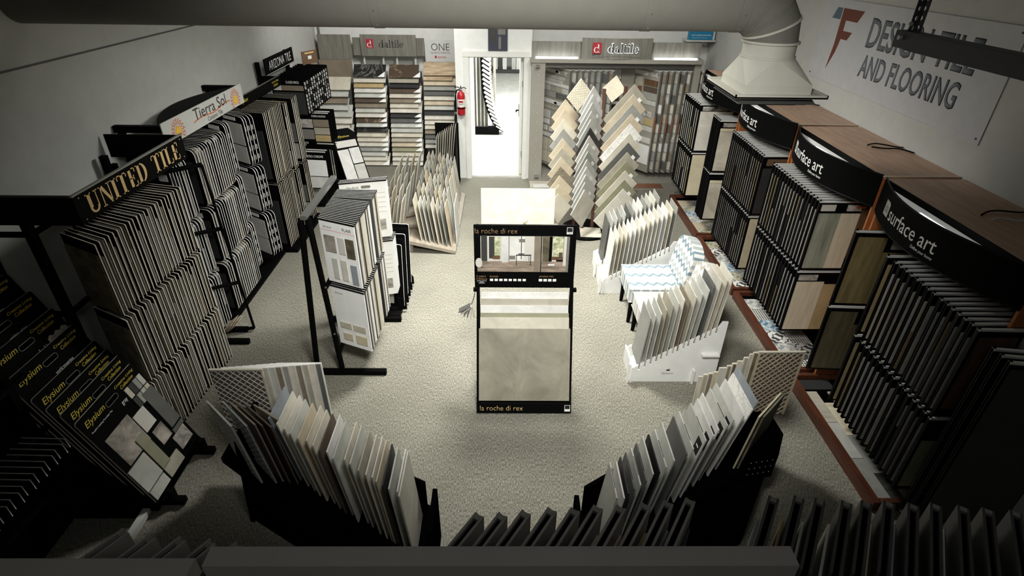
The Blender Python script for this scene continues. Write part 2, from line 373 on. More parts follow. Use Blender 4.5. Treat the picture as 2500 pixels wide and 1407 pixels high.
mb.box((-.15, 9.7, 3.12), (.92, .16, 2.06), 'wall_white'); mb.box((.365, 10.18, 2.07), (.11, 1.12, 4.15), 'wall_white'); mb.box((2.01, 10.7, 2.07), (3.18, .1, 4.15), 'wall_white')
struct('wall_back', mb.mesh('wall_back'))
struct('trim_1', MB().box((XL+.004, 5.1, 2.77), (.008, 12.2, .012), 'dark_grey').mesh('trim')); struct('trim_2', MB().box((XR-.004, 4.8, 3.12), (.008, 11.6, .012), 'dark_grey').mesh('trim'))  # dark strips coloured as the shadow gap of a drywall joint
mb = MB()
mb.box((-.64, 9.605, 1.025), (.08, .03, 2.05), 'trim_white'); mb.box((.345, 9.605, 1.025), (.08, .03, 2.05), 'trim_white'); mb.box((-.147, 9.6, 2.09), (1.075, .036, .08), 'trim_white')
mb.box((-.603, 9.7, 1.02), (.014, .16, 2.03), 'trim_white'); mb.box((.303, 9.7, 1.02), (.014, .16, 2.03), 'trim_white'); mb.box((-.15, 9.7, 2.05), (.9, .16, .03), 'trim_white')
struct('trim_3', mb.mesh('door_frame'))
mb = MB(); mb.box((.15, 9.605, .045), (0.0001, .0001, .0001), 'trim_white')
d = struct('door_1', MB().box((.272, 10.22, 1.02), (.04, .86, 2.0), 'trim_white').mesh('door_leaf'))
ob('door_handle', MB().tube([(.25, 10.55, .98), (.2, 10.55, .98), (.2, 10.45, .98)], .014, 'black').box((.25, 10.55, .98), (.012, .06, .22), 'black').mesh('door_handle'), I4, d)
ob('hinge', MB().box((.288, 9.785, 1.6), (.012, .02, .1), 'steel').box((.288, 9.785, .4), (.012, .02, .1), 'steel').mesh('hinge'), I4, d)
# room beyond the doorway
nf = struct('floor', MB().box((1.2, 15.3, -.06), (5.6, 11.1, .1), 'white').mesh('floor_sub'))
for j in range(13):
    for i in range(4):
        bx('plank', (-.62+.92*i+(.3 if j % 2 else 0)-.3, 9.86+.2*j, -.006), (.914, .195, .01), 'ivory' if (i+j) % 3 else 'white', nf)
wall('wall_far_left', -1.7, -1.6, 11.3, 20.9, 0, 3.3, 'wall_white'); wall('wall_far_right', 4.0, 4.1, 10.75, 20.9, 0, 3.3, 'wall_white'); wall('wall_far', -1.7, 4.1, 20.8, 20.9, 0, 3.3, 'wall_white'); wall('ceiling_far', -1.7, 4.1, 9.78, 20.9, 3.3, 3.4, 'wall_white')

# ------------------------------------------------------------------ air duct with boot and diffuser
duct = thing('air_duct', 'large round painted air duct with elbow and square ceiling diffuser', 'air duct', T(-.5, 4.5, 3.24))
def cyl(name, p0, p1, rad, mat, parent, n=40): return ob(name, MB().tube([p0, p1], rad, mat, n).mesh(name), I4, parent, True)
DR = .2
for a, b in ((XL+.002, -.92), (-.92, 1.02), (1.02, 1.72)): cyl('duct_section', (a, 4.5, 3.24), (b, 4.5, 3.24), DR, 'duct_paint', duct)
for xx in (-.92, 1.02, 1.68):
    cyl('seam_band', (xx-.035, 4.5, 3.24), (xx+.035, 4.5, 3.24), DR+.004, 'duct_paint', duct)
    for a in (200, 235, 300): ob('screw', MB().tube([(xx, 4.5+math.cos(R(a))*.202, 3.24+math.sin(R(a))*.202), (xx, 4.5+math.cos(R(a))*.21, 3.24+math.sin(R(a))*.21)], .006, 'steel', 6).mesh('screw'), I4, duct, True)
BC = V((1.72, 4.5, 2.98)); BR = .26
def el(a): return BC+V((math.sin(a), 0, math.cos(a)))*BR
for i in range(4):
    a0, a1 = R(22.5*i), R(22.5*(i+1))
    vs = []; n = 40
    for a in (a0, a1):
        c = el(a); od = V((math.sin(a), 0, math.cos(a)))
        rr_ = DR if i < 3 or a == a0 else .19
        vs += [tuple(c+(od*math.cos(2*math.pi*k/n)+V((0, 1, 0))*math.sin(2*math.pi*k/n))*rr_) for k in range(n)]
    mb = MB(); mb.add(vs, [(k, (k+1) % n, n+(k+1) % n, n+k)[::-1] for k in range(n)], 'duct_paint', None, True); ob('elbow_gore', mb.mesh('gore'), I4, duct, True)
    c = el(a1); t = V((math.cos(a1), 0, -math.sin(a1)))*.008
    ob('elbow_seam', MB().tube([c-t, c+t], DR+.007, 'boot_paint' if i > 1 else 'duct_paint', n).mesh('seam'), I4, duct, True)
cyl('neck', (1.98, 4.5, 2.98), (1.98, 4.5, 2.88), .19, 'boot_paint', duct)
cyl('neck_ring', (1.98, 4.5, 2.886), (1.98, 4.5, 2.872), .2, 'boot_paint', duct)
n = 40; vs = [(1.98+.19*math.cos(2*math.pi*k/n), 4.5+.19*math.sin(2*math.pi*k/n), 2.88) for k in range(n)]
for k in range(n):
    c, s_ = math.cos(2*math.pi*k/n), math.sin(2*math.pi*k/n); q = .25/max(abs(c), abs(s_)); vs.append((2.01+q*c, 4.5+q*s_, 2.71))
vs += [(x, y, 2.645) for x, y, z in vs[n:2*n]]
cs = [(2.01+a*.25, 4.5+b*.25, z) for z in (2.71, 2.645) for a, b in ((1, 1), (-1, 1), (-1, -1), (1, -1))]
mb = MB(); bv = vs[:n]+cs; q4 = n//4
mb.add(bv, [(n+k, n+(k+3) % 4, (k*q4) % n)[::-1] for k in range(4)]+[(n+4+k, n+4+(k+3) % 4, n+(k+3) % 4, n+k)[::-1] for k in range(4)], 'boot_paint')
mb.add(bv, [(n+k, (k*q4+j) % n, (k*q4+j+1) % n) for k in range(4) for j in range(q4)], 'boot_paint', None, True)
ob('boot', mb.mesh('boot'), I4, duct, True)
mb = MB()
for sx, sy, ww, dd in ((0, .29, .68, .1), (0, -.29, .68, .1), (.29, 0, .1, .48), (-.29, 0, .1, .48)): mb.box((2.01+sx, 4.5+sy, 2.64), (ww, dd, .012), 'boot_paint')
mb.box((2.01, 4.5+.335, 2.648), (.68, .01, .026), 'boot_paint'); mb.box((2.01, 4.5-.335, 2.648), (.68, .01, .026), 'boot_paint'); mb.box((2.01+.335, 4.5, 2.648), (.01, .68, .026), 'boot_paint'); mb.box((2.01-.335, 4.5, 2.648), (.01, .68, .026), 'boot_paint')
ob('flange', mb.mesh('flange'), I4, duct, True)
for k in range(3):
    h0, h1 = .25-.07*k, .29-.05*k; z0, z1 = 2.636-.012*k, 2.585-.014*k
    vs = [(2.01+a*h0, 4.5+b*h0, z0) for a, b in ((-1, -1), (1, -1), (1, 1), (-1, 1))]+[(2.01+a*h1, 4.5+b*h1, z1) for a, b in ((-1, -1), (1, -1), (1, 1), (-1, 1))]
    ob('diffuser_vane', MB().add(vs, [(i, (i+1) % 4, 4+(i+1) % 4, 4+i) for i in range(4)]+([(4, 5, 6, 7)] if k == 2 else []), 'dark_grey').mesh('vane'), I4, duct, True)

# steel track hung from the ceiling, top right
tr = thing('steel_track', 'dark steel hanging track with perforated angle hanger at upper right', 'steel track', T(1.97, 2.2, 3.2))
mb = MB(); mb.box((1.97, 1.9, 3.225), (.07, 2.2, .008), 'bracket_steel'); mb.box((1.937, 1.9, 3.19), (.006, 2.2, .07), 'bracket_steel'); mb.box((2.003, 1.9, 3.18), (.006, 2.2, .09), 'bracket_steel'); mb.box((1.95, 1.9, 3.155), (.03, 2.2, .005), 'bracket_steel')
ob('rail', mb.mesh('rail'), I4, tr, True)
def perforated(h, nh, wd=.05):
    mb = MB(); st = h/nh
    for k in range(nh):
        z = k*st; hr = .011; c = (0, z+st/2)
        ring = [(c[0]+hr*math.cos(R(45*q)), c[1]+hr*math.sin(R(45*q))) for q in range(8)]
        out = [(wd/2, z+st/2), (wd/2, z+st), (0, z+st), (-wd/2, z+st), (-wd/2, z+st/2), (-wd/2, z), (0, z), (wd/2, z)]
        for q in range(8):
            a, b = q, (q+1) % 8
            mb.prism([ring[a], out[a], out[b], ring[b]], -.0015, .0015, 'bracket_steel')
    return mb
hg = ob('hanger', perforated(.93, 22).mesh('hanger'), FM((1.985, 2.96, 3.22), (1, .25, 0), (0, 0, 1)), tr, True)
ob('hanger', perforated(.93, 22).mesh('hanger'), FM((2.02, 2.98, 3.22), (-.2, 1, 0), (0, 0, 1)), tr, True)
ob('bolt', MB().tube([(1.93, 2.94, 3.2), (1.915, 2.94, 3.2)], .012, 'steel', 6).tube([(1.96, 2.955, 3.26), (1.96, 2.945, 3.26)], .01, 'steel', 6).mesh('bolt'), I4, tr, True)

# banner on the right wall
bn = thing('wall_banner', 'large grey vinyl banner reading DESIGN TILE AND FLOORING on wall', 'banner', FM((XR-.006, 5.55, 2.72), (0, -1, 0), (0, 0, 1)))
ob('sheet', MB().box((0, 0, 0), (2.8, .82, .006), 'banner').mesh('sheet'), I4, bn)
letter(bn, 'DESIGN TILE', .32, .16, 1.5, .27, 'banner_outline', .004, 0, .02); letter(bn, 'DESIGN TILE', .32, .16, 1.488, .256, 'banner_ink', .006, 0, .008)
letter(bn, 'AND FLOORING', .3, -.14, 1.42, .21, 'banner_outline', .004, 0, .02); letter(bn, 'AND FLOORING', .3, -.14, 1.408, .198, 'banner_ink', .006, 0, .008)
ob('logo', MB().prism([(-1.0, -.3), (-.9, -.12), (-.86, .02), (-.74, .02), (-.68, .1), (-.86, .1), (-.86, .2), (-.64, .2), (-.56, .31), (-.96, .31), (-.96, -.05)], .003, .005, 'logo_brown').prism([(-.98, .31), (-1.08, .31), (-1.15, .2), (-.98, .2)], .003, .005, 'logo_blue').mesh('logo'), T(-.05, .02), bn)
for xx, yy in ((1.36, -.37), (-1.36, -.37), (1.36, .37)): ob('tack', MB().tube([(xx, yy, .003), (xx, yy, .008)], .008, 'dark_grey', 8).mesh('tack'), I4, bn)

# poster above the doorway, box on a shelf, conduit, extinguisher
po = thing('framed_poster', 'dark unframed photo poster hung above the doorway', 'poster', FM((-.125, 9.61, 2.34), (1, 0, 0), (0, 0, 1)))
ob('panel', MB().box((0, 0, 0), (.31, .4, .012), 'poster_dark').mesh('panel'), I4, po)
prints('print', po, [(-.08, .05, .1, .24, 'dark_grey'), (.06, .1, .12, .12, 'photo_grey'), (.09, -.1, .08, .14, 'poster_dark'), (.03, -.08, .04, .18, 'photo_grey')], .0068)
sh = thing('wall_shelf', 'small white shelf high in the back right corner', 'shelf', T(3.32, 10.4, 2.25))
bx('shelf_board', (0, 0, -.012), (.5, .3, .02), 'white', sh); bx('bracket', (.15, .12, -.06), (.02, .2, .08), 'white', sh)
bb = thing('blue_carton', 'blue printed carton standing on the small white shelf', 'carton', FM((3.33, 10.3, 2.252), (1, 0, 0), (0, 0, 1)))
ob('carton_body', MB().box((0, .12, -.06), (.4, .24, .12), 'blue_box').mesh('carton'), I4, bb); letter(bb, 'wedi* prefabricated niches.', 0, .07, .34, .035, 'white_ink', .001); letter(bb, 'The perfect fit for tile-ready showers', -.02, .03, .26, .014, 'white_ink', .001)
ob('white_edge', MB().box((.215, .12, -.05), (.03, .24, .1), 'white').mesh('edge'), I4, bb)
tag(ob('conduit_pipe', MB().tube([(-3.42, 11.17, 0), (-3.42, 11.17, 4.1)], .02, 'steel', 10).mesh('conduit')), 'thin metal conduit pipe running up the back left corner', 'pipe')
ex = thing('fire_extinguisher', 'red fire extinguisher with black hose beside the doorway', 'fire extinguisher', T(-.735, 9.535, 1.15))
def lathe(name, prof, mat, parent, m=I4, n=24):
    vs = [(r_*math.cos(2*math.pi*k/n), r_*math.sin(2*math.pi*k/n), z) for r_, z in prof for k in range(n)]
    return ob(name, MB().add(vs, [(i*n+k, i*n+(k+1) % n, (i+1)*n+(k+1) % n, (i+1)*n+k) for i in range(len(prof)-1) for k in range(n)], mat, None, True).mesh(name), m, parent)
lathe('cylinder', [(0, 0), (.06, 0), (.065, .01), (.065, .3), (.055, .345), (.025, .37), (.02, .385), (0, .385)], 'red', ex)
lathe('label_band', [(.0655, .13), (.0662, .135), (.0662, .25), (.0655, .255)], 'white', ex); lathe('strap_ring', [(.0655, .1), (.068, .1), (.068, .12), (.0655, .12)], 'black', ex)
ob('label_print', MB().box((0, -.0665, .22), (.07, .002, .03), 'red').box((0, -.0665, .18), (.06, .002, .012), 'grey_ink').mesh('label_print'), I4, ex)
lathe('valve', [(0, .38), (.018, .38), (.018, .42), (0, .42)], 'chrome', ex)
ob('handle', MB().tube([(-.01, 0, .42), (-.06, 0, .445), (-.1, 0, .43)], .007, 'black').tube([(0, 0, .42), (.05, -.01, .44), (.09, -.02, .42)], .007, 'black').tube([(0, 0, .42), (0, 0, .46)], .008, 'black').mesh('handle'), I4, ex)
ob('hose', MB().tube([(-.015, 0, .4), (-.07, 0, .39), (-.095, 0, .3), (-.095, 0, .15), (-.085, 0, .08)], .011, 'black').mesh('hose'), I4, ex)
ob('wall_bracket', MB().box((0, .068, .2), (.06, .02, .2), 'steel').mesh('wall_bracket'), I4, ex)

# ------------------------------------------------------------------ right wall: four wing display cabinets
def wingmesh(wd, h):
    k = ('wr', wd, h)
    if k not in CACHE:
        mb = MB(); mb.box((wd/2, 0, h/2), (wd, .012, h), 'black'); mb.box((.005, 0, h/2), (.01, .024, h), 'black_gloss'); mb.box((wd/2, -.002, h-.004), (wd, .024, .012), 'silver'); mb.box((wd/2, .012, h-.004), (wd, .006, .014), 'black_gloss'); mb.box((wd/2, 0, .008), (wd, .024, .016), 'black_gloss')
        mb.tube([(.006, 0, h), (.006, 0, h+.015)], .008, 'black', 6)
        CACHE[k] = mb.mesh('wing_panel')
    return CACHE[k]
def rwing(parent, y, z0, h, tiles, ang=0, x=2.78, wd=.52):
    wv = ob('wing_panel', wingmesh(wd, h), T(x, y, z0) @ RZ(ang), parent, True)
    for (a, b, c, d_, mt) in tiles:   # x0,x1,z0,z1 fractions
        sx, sz = (b-a)*wd-.004, (d_-c)*h-.004
        ob('tile', bmesh_box((sx, .01, sz), mt), T((a+b)/2*wd, -.011, (c+d_)/2*h), wv)
    return wv
def rnd_tiles(pal):
    k = random.random(); a = .022
    if k < .35: return [(a, .95, .03, .86, random.choice(pal))]
    if k < .7:
        q = random.uniform(.4, .6); return [(a, .95, .03, q, random.choice(pal)), (a, .95, q, .86, random.choice(pal))]
    return [(a, .5, .03, .5, random.choice(pal)), (.5, .95, .03, .5, random.choice(pal)), (a, .6, .5, .86, random.choice(pal))]
PAL_R = ['white', 'cream', 'white', 'ivory', 'light grey', 'oak_pale', 'plank_grey', 'tan', 'charcoal']
HDR_ARC = .2
def arc(y0, y1, t):
    L = y1-y0; return 2.97-HDR_ARC*(1-((t-L/2)/(L/2))**2), y1-t
def bent(me, y0, y1, t0, zc, off):
    m2 = me.copy()
    for v in m2.vertices:
        x, y = arc(y0, y1, t0+v.co.x); v.co = V((x-off-v.co.z, y, zc+v.co.y))
    return m2
CABW = ['farthest from the camera, under the duct diffuser', 'second from the back wall, one cable on top', 'third from the back wall, two black cables on top', 'nearest the camera, with a white cable on top']
CY = [(7.17, 8.66), (5.67, 7.12), (4.17, 5.62), (2.65, 4.12)]
PLAT = [['cement_green', 'cement_blue', 'cement_grey', 'beige'], ['cement_curl', 'cement_grey', 'cement_blue', 'cement_green'], ['cement_star', 'cement_blue', 'cement_curl', 'cement_grey'], ['plank_grey', 'plank_grey', 'light grey', 'plank_dark']]
WR = [[(8.86-.09*i, 0) for i in range(9)]+[(7.52-.052*i, 1) for i in range(6)],
      [(6.76-.058*i, 2) for i in range(17)],
      [(5.57-.0625*i, 3) for i in range(17)],
      [(3.97, 9), (3.55, 5)]+[(3.46-.06*i, 5) for i in range(8)]+[(2.97-.055*i, 6) for i in range(7)]]
for ci, (y0, y1) in enumerate(CY):
    c = thing('wing_display_cabinet', 'surface art cabinet '+CABW[ci], 'cabinet', T(3.3, (y0+y1)/2, 0), 'surface art cabinets on right wall')
    yc, L = (y0+y1)/2, y1-y0
    bx('top', (3.285, yc, 2.04), (.62, L, .02), 'cab_wood', c, True)
    for yy in (y0+.011, y1-.011): bx('side_panel', (3.28, yy, 1.05), (.6, .02, 1.98), 'side_wood', c, True)
    bx('back_panel', (3.575, yc, 1.05), (.01, L-.05, 1.96), 'side_wood', c, True); bx('edge_strip', (2.972, yc, 1.93), (.012, L, .24), 'black', c, True)
    n = 24; mb = MB(); vs = []
    for k in range(n+1):
        x, y = arc(y0, y1, L*k/n); vs += [(x, y, 1.8), (x, y, 2.06), (x+.008, y, 2.06), (x+.008, y, 1.8)]
    mb.add(vs, [(4*k+j, 4*k+(j+1) % 4, 4*(k+1)+(j+1) % 4, 4*(k+1)+j) for k in range(n) for j in range(4)], 'black'); hd = ob('header', mb.mesh('header'), I4, c, True)
    poly = [arc(y0, y1, L*k/n) for k in range(n+1)]
    ob('light_tray', MB().prism([(x+.012, y) for x, y in poly], 2.0, 2.006, 'tray_white').mesh('tray'), I4, c, True)
    bx('lamp_tube', (2.86, yc-.1, 2.014), (.04, L*.34, .014), 'glow_white', c, True); bx('top_edge', (3.285, y0+.004, 2.052), (.62, .008, .006), 'board_edge', c, True)
    ob('trim_lip', MB().tube([(arc(y0, y1, L*k/n)[0]+.004, arc(y0, y1, L*k/n)[1], 2.062) for k in range(n+1)], .006, 'black_gloss', 6).mesh('lip'), I4, c, True)
    ob('trim_lip', MB().tube([(arc(y0, y1, L*k/n)[0]+.004, arc(y0, y1, L*k/n)[1], 1.798) for k in range(n+1)], .008, 'black_gloss', 6).mesh('lip'), I4, c, True)
    ob('lettering', bent(txt('surface art', .56, .105, 'white_ink'), y0, y1, L*.45, 1.93, .001), I4, c, True)
    ob('lettering', bent(txt('Define your home', .2, .03, 'white_ink', .2), y0, y1, L*.575, 1.845, .001), I4, c, True)
    lg = MB()
    for q in range(4): lg.prism([(-.045+.0225*q, -.06), (-.0225+.0225*q, -.06), (-.0225+.0225*q, .05 if q < 3 else .035), (-.045+.0225*q, .05 if q < 3 else .05)], 0, .001, 'sign_grey')
    ob('logo_square', bent(lg.mesh('lg'), y0, y1, L*.21, 1.94, .001), I4, c, True)
    ob('lettering', bent(txt('sa', .05, .045, 'grey_ink'), y0, y1, L*.212, 1.93, .0025), I4, c, True)
    bx('hinge_rail', (3.31, yc, 1.705), (.03, L-.05, .03), 'black', c, True); bx('hinge_rail', (3.31, yc, .24), (.03, L-.05, .03), 'black', c, True)
    # platform with tiled top and wooden trim
    bx('platform', (3.16, yc, .025), (.78, L-.02, .05), 'black_matt', c, True); bx('platform_trim', (2.755, yc, .05), (.05, L, .1), 'platform_trim', c, True)
    bx('platform_trim', (3.0, y0+.02, .05), (.45, .04, .1), 'platform_trim', c, True); bx('platform_trim', (3.0, y1-.02, .05), (.45, .04, .1), 'platform_trim', c, True)
    if ci < 3:
        k = 0
        for i in range(2):
            for j in range(6):
                bx('platform_tile', (2.9+.212*i, y0+.15+.214*j, .055), (.208, .21, .012), PLAT[ci][(j*3+i*2+(j*i) % 2) % 4], c, True, RZ(R(90*((i+j) % 4)))); k += 1
    else:
        bx('grille', (2.95, y1-.12, .054), (.3, .14, .008), 'mesh_dark', c, True)
        for i in range(5):
            for j in range(3):
                bx('platform_tile', (2.86+.1*i, y1-.42-.4*j-(.15 if i % 2 else 0), .055), (.096, .394, .012), ['plank_grey', 'oak_pale', 'light grey', 'grey', 'plank_dark'][(min(j*2, 3)+(i % 2))], c, True)
    for (yy, g) in WR[ci]:
        last = {0: 8.86-.09*8, 1: 7.52-.052*5, 2: 6.76-.058*16, 3: 5.57-.0625*16, 6: 2.97-.055*6}.get(g, None)
        near = last is not None and abs(yy-last) < 1e-6
        an = R(random.uniform(-1.5, 1.5))
        if g == 9: up = [(.06, .5, .03, .93, 'oak_olive'), (.5, .94, .03, .74, 'oak_olive'), (.6, .97, .78, .92, 'photo_scene')]; lo = [(.06, .5, .03, .93, 'oak_dark'), (.5, .94, .03, .74, 'oak_dark'), (.58, .94, .76, .9, 'photo_scene')]; an = R(-3)
        elif near and g == 0: up = [(.05, .97, .03, .86, 'ivory'), (.1, .8, .87, .96, 'photo_scene')]; lo = [(.05, .97, .03, .96, 'sandy')]
        elif near and g == 1: up = [(.05, .97, .03, .8, 'pebble'), (.05, .97, .8, .86, 'sandy'), (.1, .7, .88, .96, 'photo_scene')]; lo = [(.05, .97, .03, .8, 'pebble'), (.05, .97, .8, .86, 'sandy')]
        elif near and g == 2: up = [(.05, .97, .03, .8, 'charcoal'), (.1, .9, .84, .95, 'photo_brown')]; lo = [(.05, .97, .03, .96, 'sandy')]
        elif near and g == 3: up = [(.04, .42, .03, .84, 'oak_grey'), (.42, .76, .03, .84, 'oak_pale'), (.76, .98, .2, .9, 'walnut'), (.05, .3, .87, .96, 'photo_light'), (.5, .75, .87, .96, 'photo_scene')]; lo = [(.04, .55, .03, .84, 'oak_pale'), (.55, .97, .03, .8, 'tan'), (.05, .4, .86, .95, 'photo_scene')]
        elif near and g == 6: up = [(.05, .5, .1, .92, 'walnut'), (.55, .9, .8, .92, 'photo_scene')]; lo = [(.05, .9, .05, .7, 'olive grey')]
        elif g == 5 and yy > 3.5: up = [(.05, .95, .03, .9, 'tan')]; lo = [(.05, .95, .03, .9, 'tan')]
        else: up = rnd_tiles(PAL_R); lo = rnd_tiles(PAL_R)
        h = .69
        wv = rwing(c, yy, .985, h, up, an)
        if near or g == 9: ob('grip', MB().box((.38, -.016, h-.05), (.09, .008, .022), 'handle_orange').mesh('grip'), I4, wv)
        rwing(c, yy, .28, h-.005, lo, an)
    for k in range(3 if ci == 3 else 0): rwing(c, 2.5-.06*k, .3, 1.34, [(.03, .97, .02, .97, ['charcoal', 'jet black', 'charcoal'][k])], R(-8))

def cable(label, pts, mat, name='cable'):
    tag(ob(name, MB().tube(pts, .006, mat, 6).mesh('cable')), label, 'cable', 'cables on the cabinet tops')
def snake(p0, p1, wig, n=14): return [(p0[0]+(p1[0]-p0[0])*t/n, p0[1]+(p1[1]-p0[1])*t/n+wig*math.sin(t/n*6.28), 2.057+.012*math.sin(t/n*3.14)) for t in range(n+1)]
cable('single black cable lying on second cabinet top beneath banner logo', snake((3.32, 6.62), (3.59, 6.5), .04), 'black')
cable('upper black cable of the pair on the third cabinet top', snake((3.3, 4.98), (3.59, 4.92), .035), 'black'); cable('lower black cable of the pair on the third cabinet top', snake((3.31, 4.93), (3.59, 4.76), -.03), 'black')
cable('dark cable curling on the nearest cabinet top beside white plug', snake((3.2, 3.42), (3.59, 3.5), .03), 'black')
pc = thing('white_plug_cable', 'white cable with plug adapter on the nearest cabinet top', 'cable', T(3.3, 3.25, 2.056))
ob('cord', MB().tube([(-.1, .08, .006), (-.04, .1, .012), (.06, .06, .008), (.14, .05, .01)], .006, 'cable_white', 6).mesh('cord'), I4, pc); bx('plug', (.19, .045, .014), (.1, .045, .026), 'cable_white', pc)

# ------------------------------------------------------------------ left wall: wing racks
PAL_L = ['cream', 'beige', 'cream', 'light grey', 'ivory', 'ivory', 'greige', 'white', 'taupe']
def lwing(parent, name, hx, hy, z0, wd, h, ang, rad, edge, tiles, t=.008):
    wv = ob(name, board(wd, h, t, rad, 'black', edge, '1001'), T(hx, hy, z0) @ RZ(ang), parent, True)
    for (a, b, c, d_, mt) in tiles:
        ob('tile', bmesh_box(((b-a)*wd-.004, .009, (d_-c)*h-.004), mt), T((a+b)/2*wd, -.0085, (c+d_)/2*h), wv)
    return wv
def ltiles(pal, k=None):
    n = k or random.choice((1, 2, 2, 3)); top = random.choice((.985, .985, .97, .9, .8)); out = []; e = random.choice((.93, .97, .97, .98))
    for i in range(n): out.append((.3, e, .02+(top-.02)*i/n, .02+(top-.02)*(i+1)/n, random.choice(pal)))
    return out
def wing_row(root, n, y0, y1, hx, wd, tiers, a0, a1, rad, edge, pal, first=None, jit=1.2):
    for (z0, z1) in tiers:
        for i in range(n):
            s = i/(n-1); an = R(a0+(a1-a0)*s+random.uniform(-jit, jit))
            hy = y0+(y1-y0)*s
            tl = first(z0) if (first and i == 0) else ltiles(pal)
            lwing(root, 'wing_panel', hx, hy-math.sin(an)*wd, z0, wd, z1-z0, an, rad, edge, tl)
# sign header helper facing +X
def sign_x(root, name, x, y0, y1, z0, z1, mat, t=.012):
    e = ob(name, MB().box((0, 0, -t/2), (y1-y0, z1-z0, t), mat).mesh(name), FM((x, (y0+y1)/2, (z0+z1)/2), (0, 1, 0), (0, 0, 1)), root, True)
    return e

# UNITED TILE rack
ut = thing('wing_rack', 'tall black three-tier wing rack with gold UNITED TILE header', 'display rack', T(-3.1, 4.1, 0))
sg = sign_x(ut, 'header_sign', -2.8, 3.4, 4.82, 1.94, 2.14, 'black')
for wrd, xo in (('UNITED', -.24), ('TILE', .41)): ob('lettering', serif(wrd, .142, 'gold_ink', 1.14)[0], T(xo, -.071, .0005), sg)
for yy in (-.66, .66):
    for zz in (.075, -.075): ob('rivet', MB().tube([(yy, zz, 0), (yy, zz, .004)], .006, 'chrome', 8).mesh('rivet'), I4, sg)
for yy in (3.406, 4.814): bx('header_side', (-3.13, yy, 2.04), (.66, .012, .2), 'black', ut, True)
bx('header_trim', (-2.8, 4.11, 2.146), (.02, 1.44, .012), 'steel', ut, True); bx('header_trim', (-3.13, 3.4, 2.146), (.66, .012, .012), 'dark_grey', ut, True)
for xx, yy in ((-3.42, 3.3), (-3.08, 3.3), (-3.42, 4.66), (-3.08, 4.66)): bx('post', (xx, yy, 1.0), (.05, .05, 2.0), 'black', ut, True)
for zz in (.1, .75, 1.3, 1.92):
    bx('cross_bar', (-3.25, 3.3, zz), (.3, .03, .03), 'black', ut, True); bx('cross_bar', (-3.08, 3.98, zz), (.03, 1.32, .03), 'black', ut, True)
bx('foot', (-2.95, 4.68, .025), (.6, .05, .05), 'black', ut, True); bx('foot', (-2.95, 3.29, .025), (.6, .05, .05), 'black', ut, True)
def united_first(z0):
    k = int(z0*2); m = 'rust_slate' if k > 1 else 'ledger'
    return [(.02, .5, .02+.12*i, .02+.12*(i+1), m) for i in range(7)]+[(.5, .97, .02+.12*i, .02+.12*(i+1), m) for i in range(7)]
wing_row(ut, 24, 3.36, 4.42, -3.1, .4, ((1.24, 1.82), (.63, 1.2), (.03, .6)), -27, -14, .012, 'board_edge', PAL_L, united_first)
# pebble and stone wing rack in a black wire frame
pb = thing('pebble_wing_rack', 'black rack of pebble and stone mosaic boards with open wire frame', 'display rack', T(-3.1, 4.95, 0))
def peb_first(z0):
    m = 'pebble' if z0 < 1.1 else 'ledger'; return [(.1+.16*(i % 2)+.02*(i % 3), .24+.16*(i % 2)+.02*(i % 3), .04+.05*i, .085+.05*i, m) for i in range(17)]+[(.62, .9, .78, .9, 'white')]
wing_row(pb, 7, 4.74, 5.02, -3.28, .34, ((1.3, 1.86), (.69, 1.27), (.06, .66)), -18, -18, .05, 'silver', ['cream', 'white', 'charcoal', 'dark grey'], peb_first)
mb = MB()
for p0, p1 in (((-3.0, 4.62, 1.86), (-2.72, 4.86, 1.86)), ((-2.72, 4.86, 1.86), (-2.68, 4.9, .04)), ((-2.68, 4.9, .04), (-2.95, 4.82, .04)), ((-2.72, 4.88, 1.22), (-3.0, 4.7, 1.22)), ((-2.7, 4.88, .62), (-2.98, 4.72, .62))):
    ob('frame_bar', MB().tube([p0, p1], .021 if p0[2] == p1[2] else .015, 'black', 4).mesh('bar'), I4, pb, True)
for xx, yy in ((-3.42, 4.75), (-3.42, 5.1)): bx('post', (xx, yy, .95), (.04, .04, 1.9), 'black', pb, True)
bx('base', (-3.1, 4.9, .02), (.7, .06, .04), 'black', pb, True); bx('shelf', (-3.25, 4.92, .01), (.3, .3, .02), 'black', pb, True)
for k in range(3): tag(ob('fallen_card', bmesh_box((.004, .2, .14), 'beige'), T(-2.86-.025*k, 4.88, .105) @ RY(R(52))), ['front', 'middle', 'rear'][k]+' tan sample card leaning at the foot of the pebble rack', 'sample card', 'cards at the pebble rack foot')

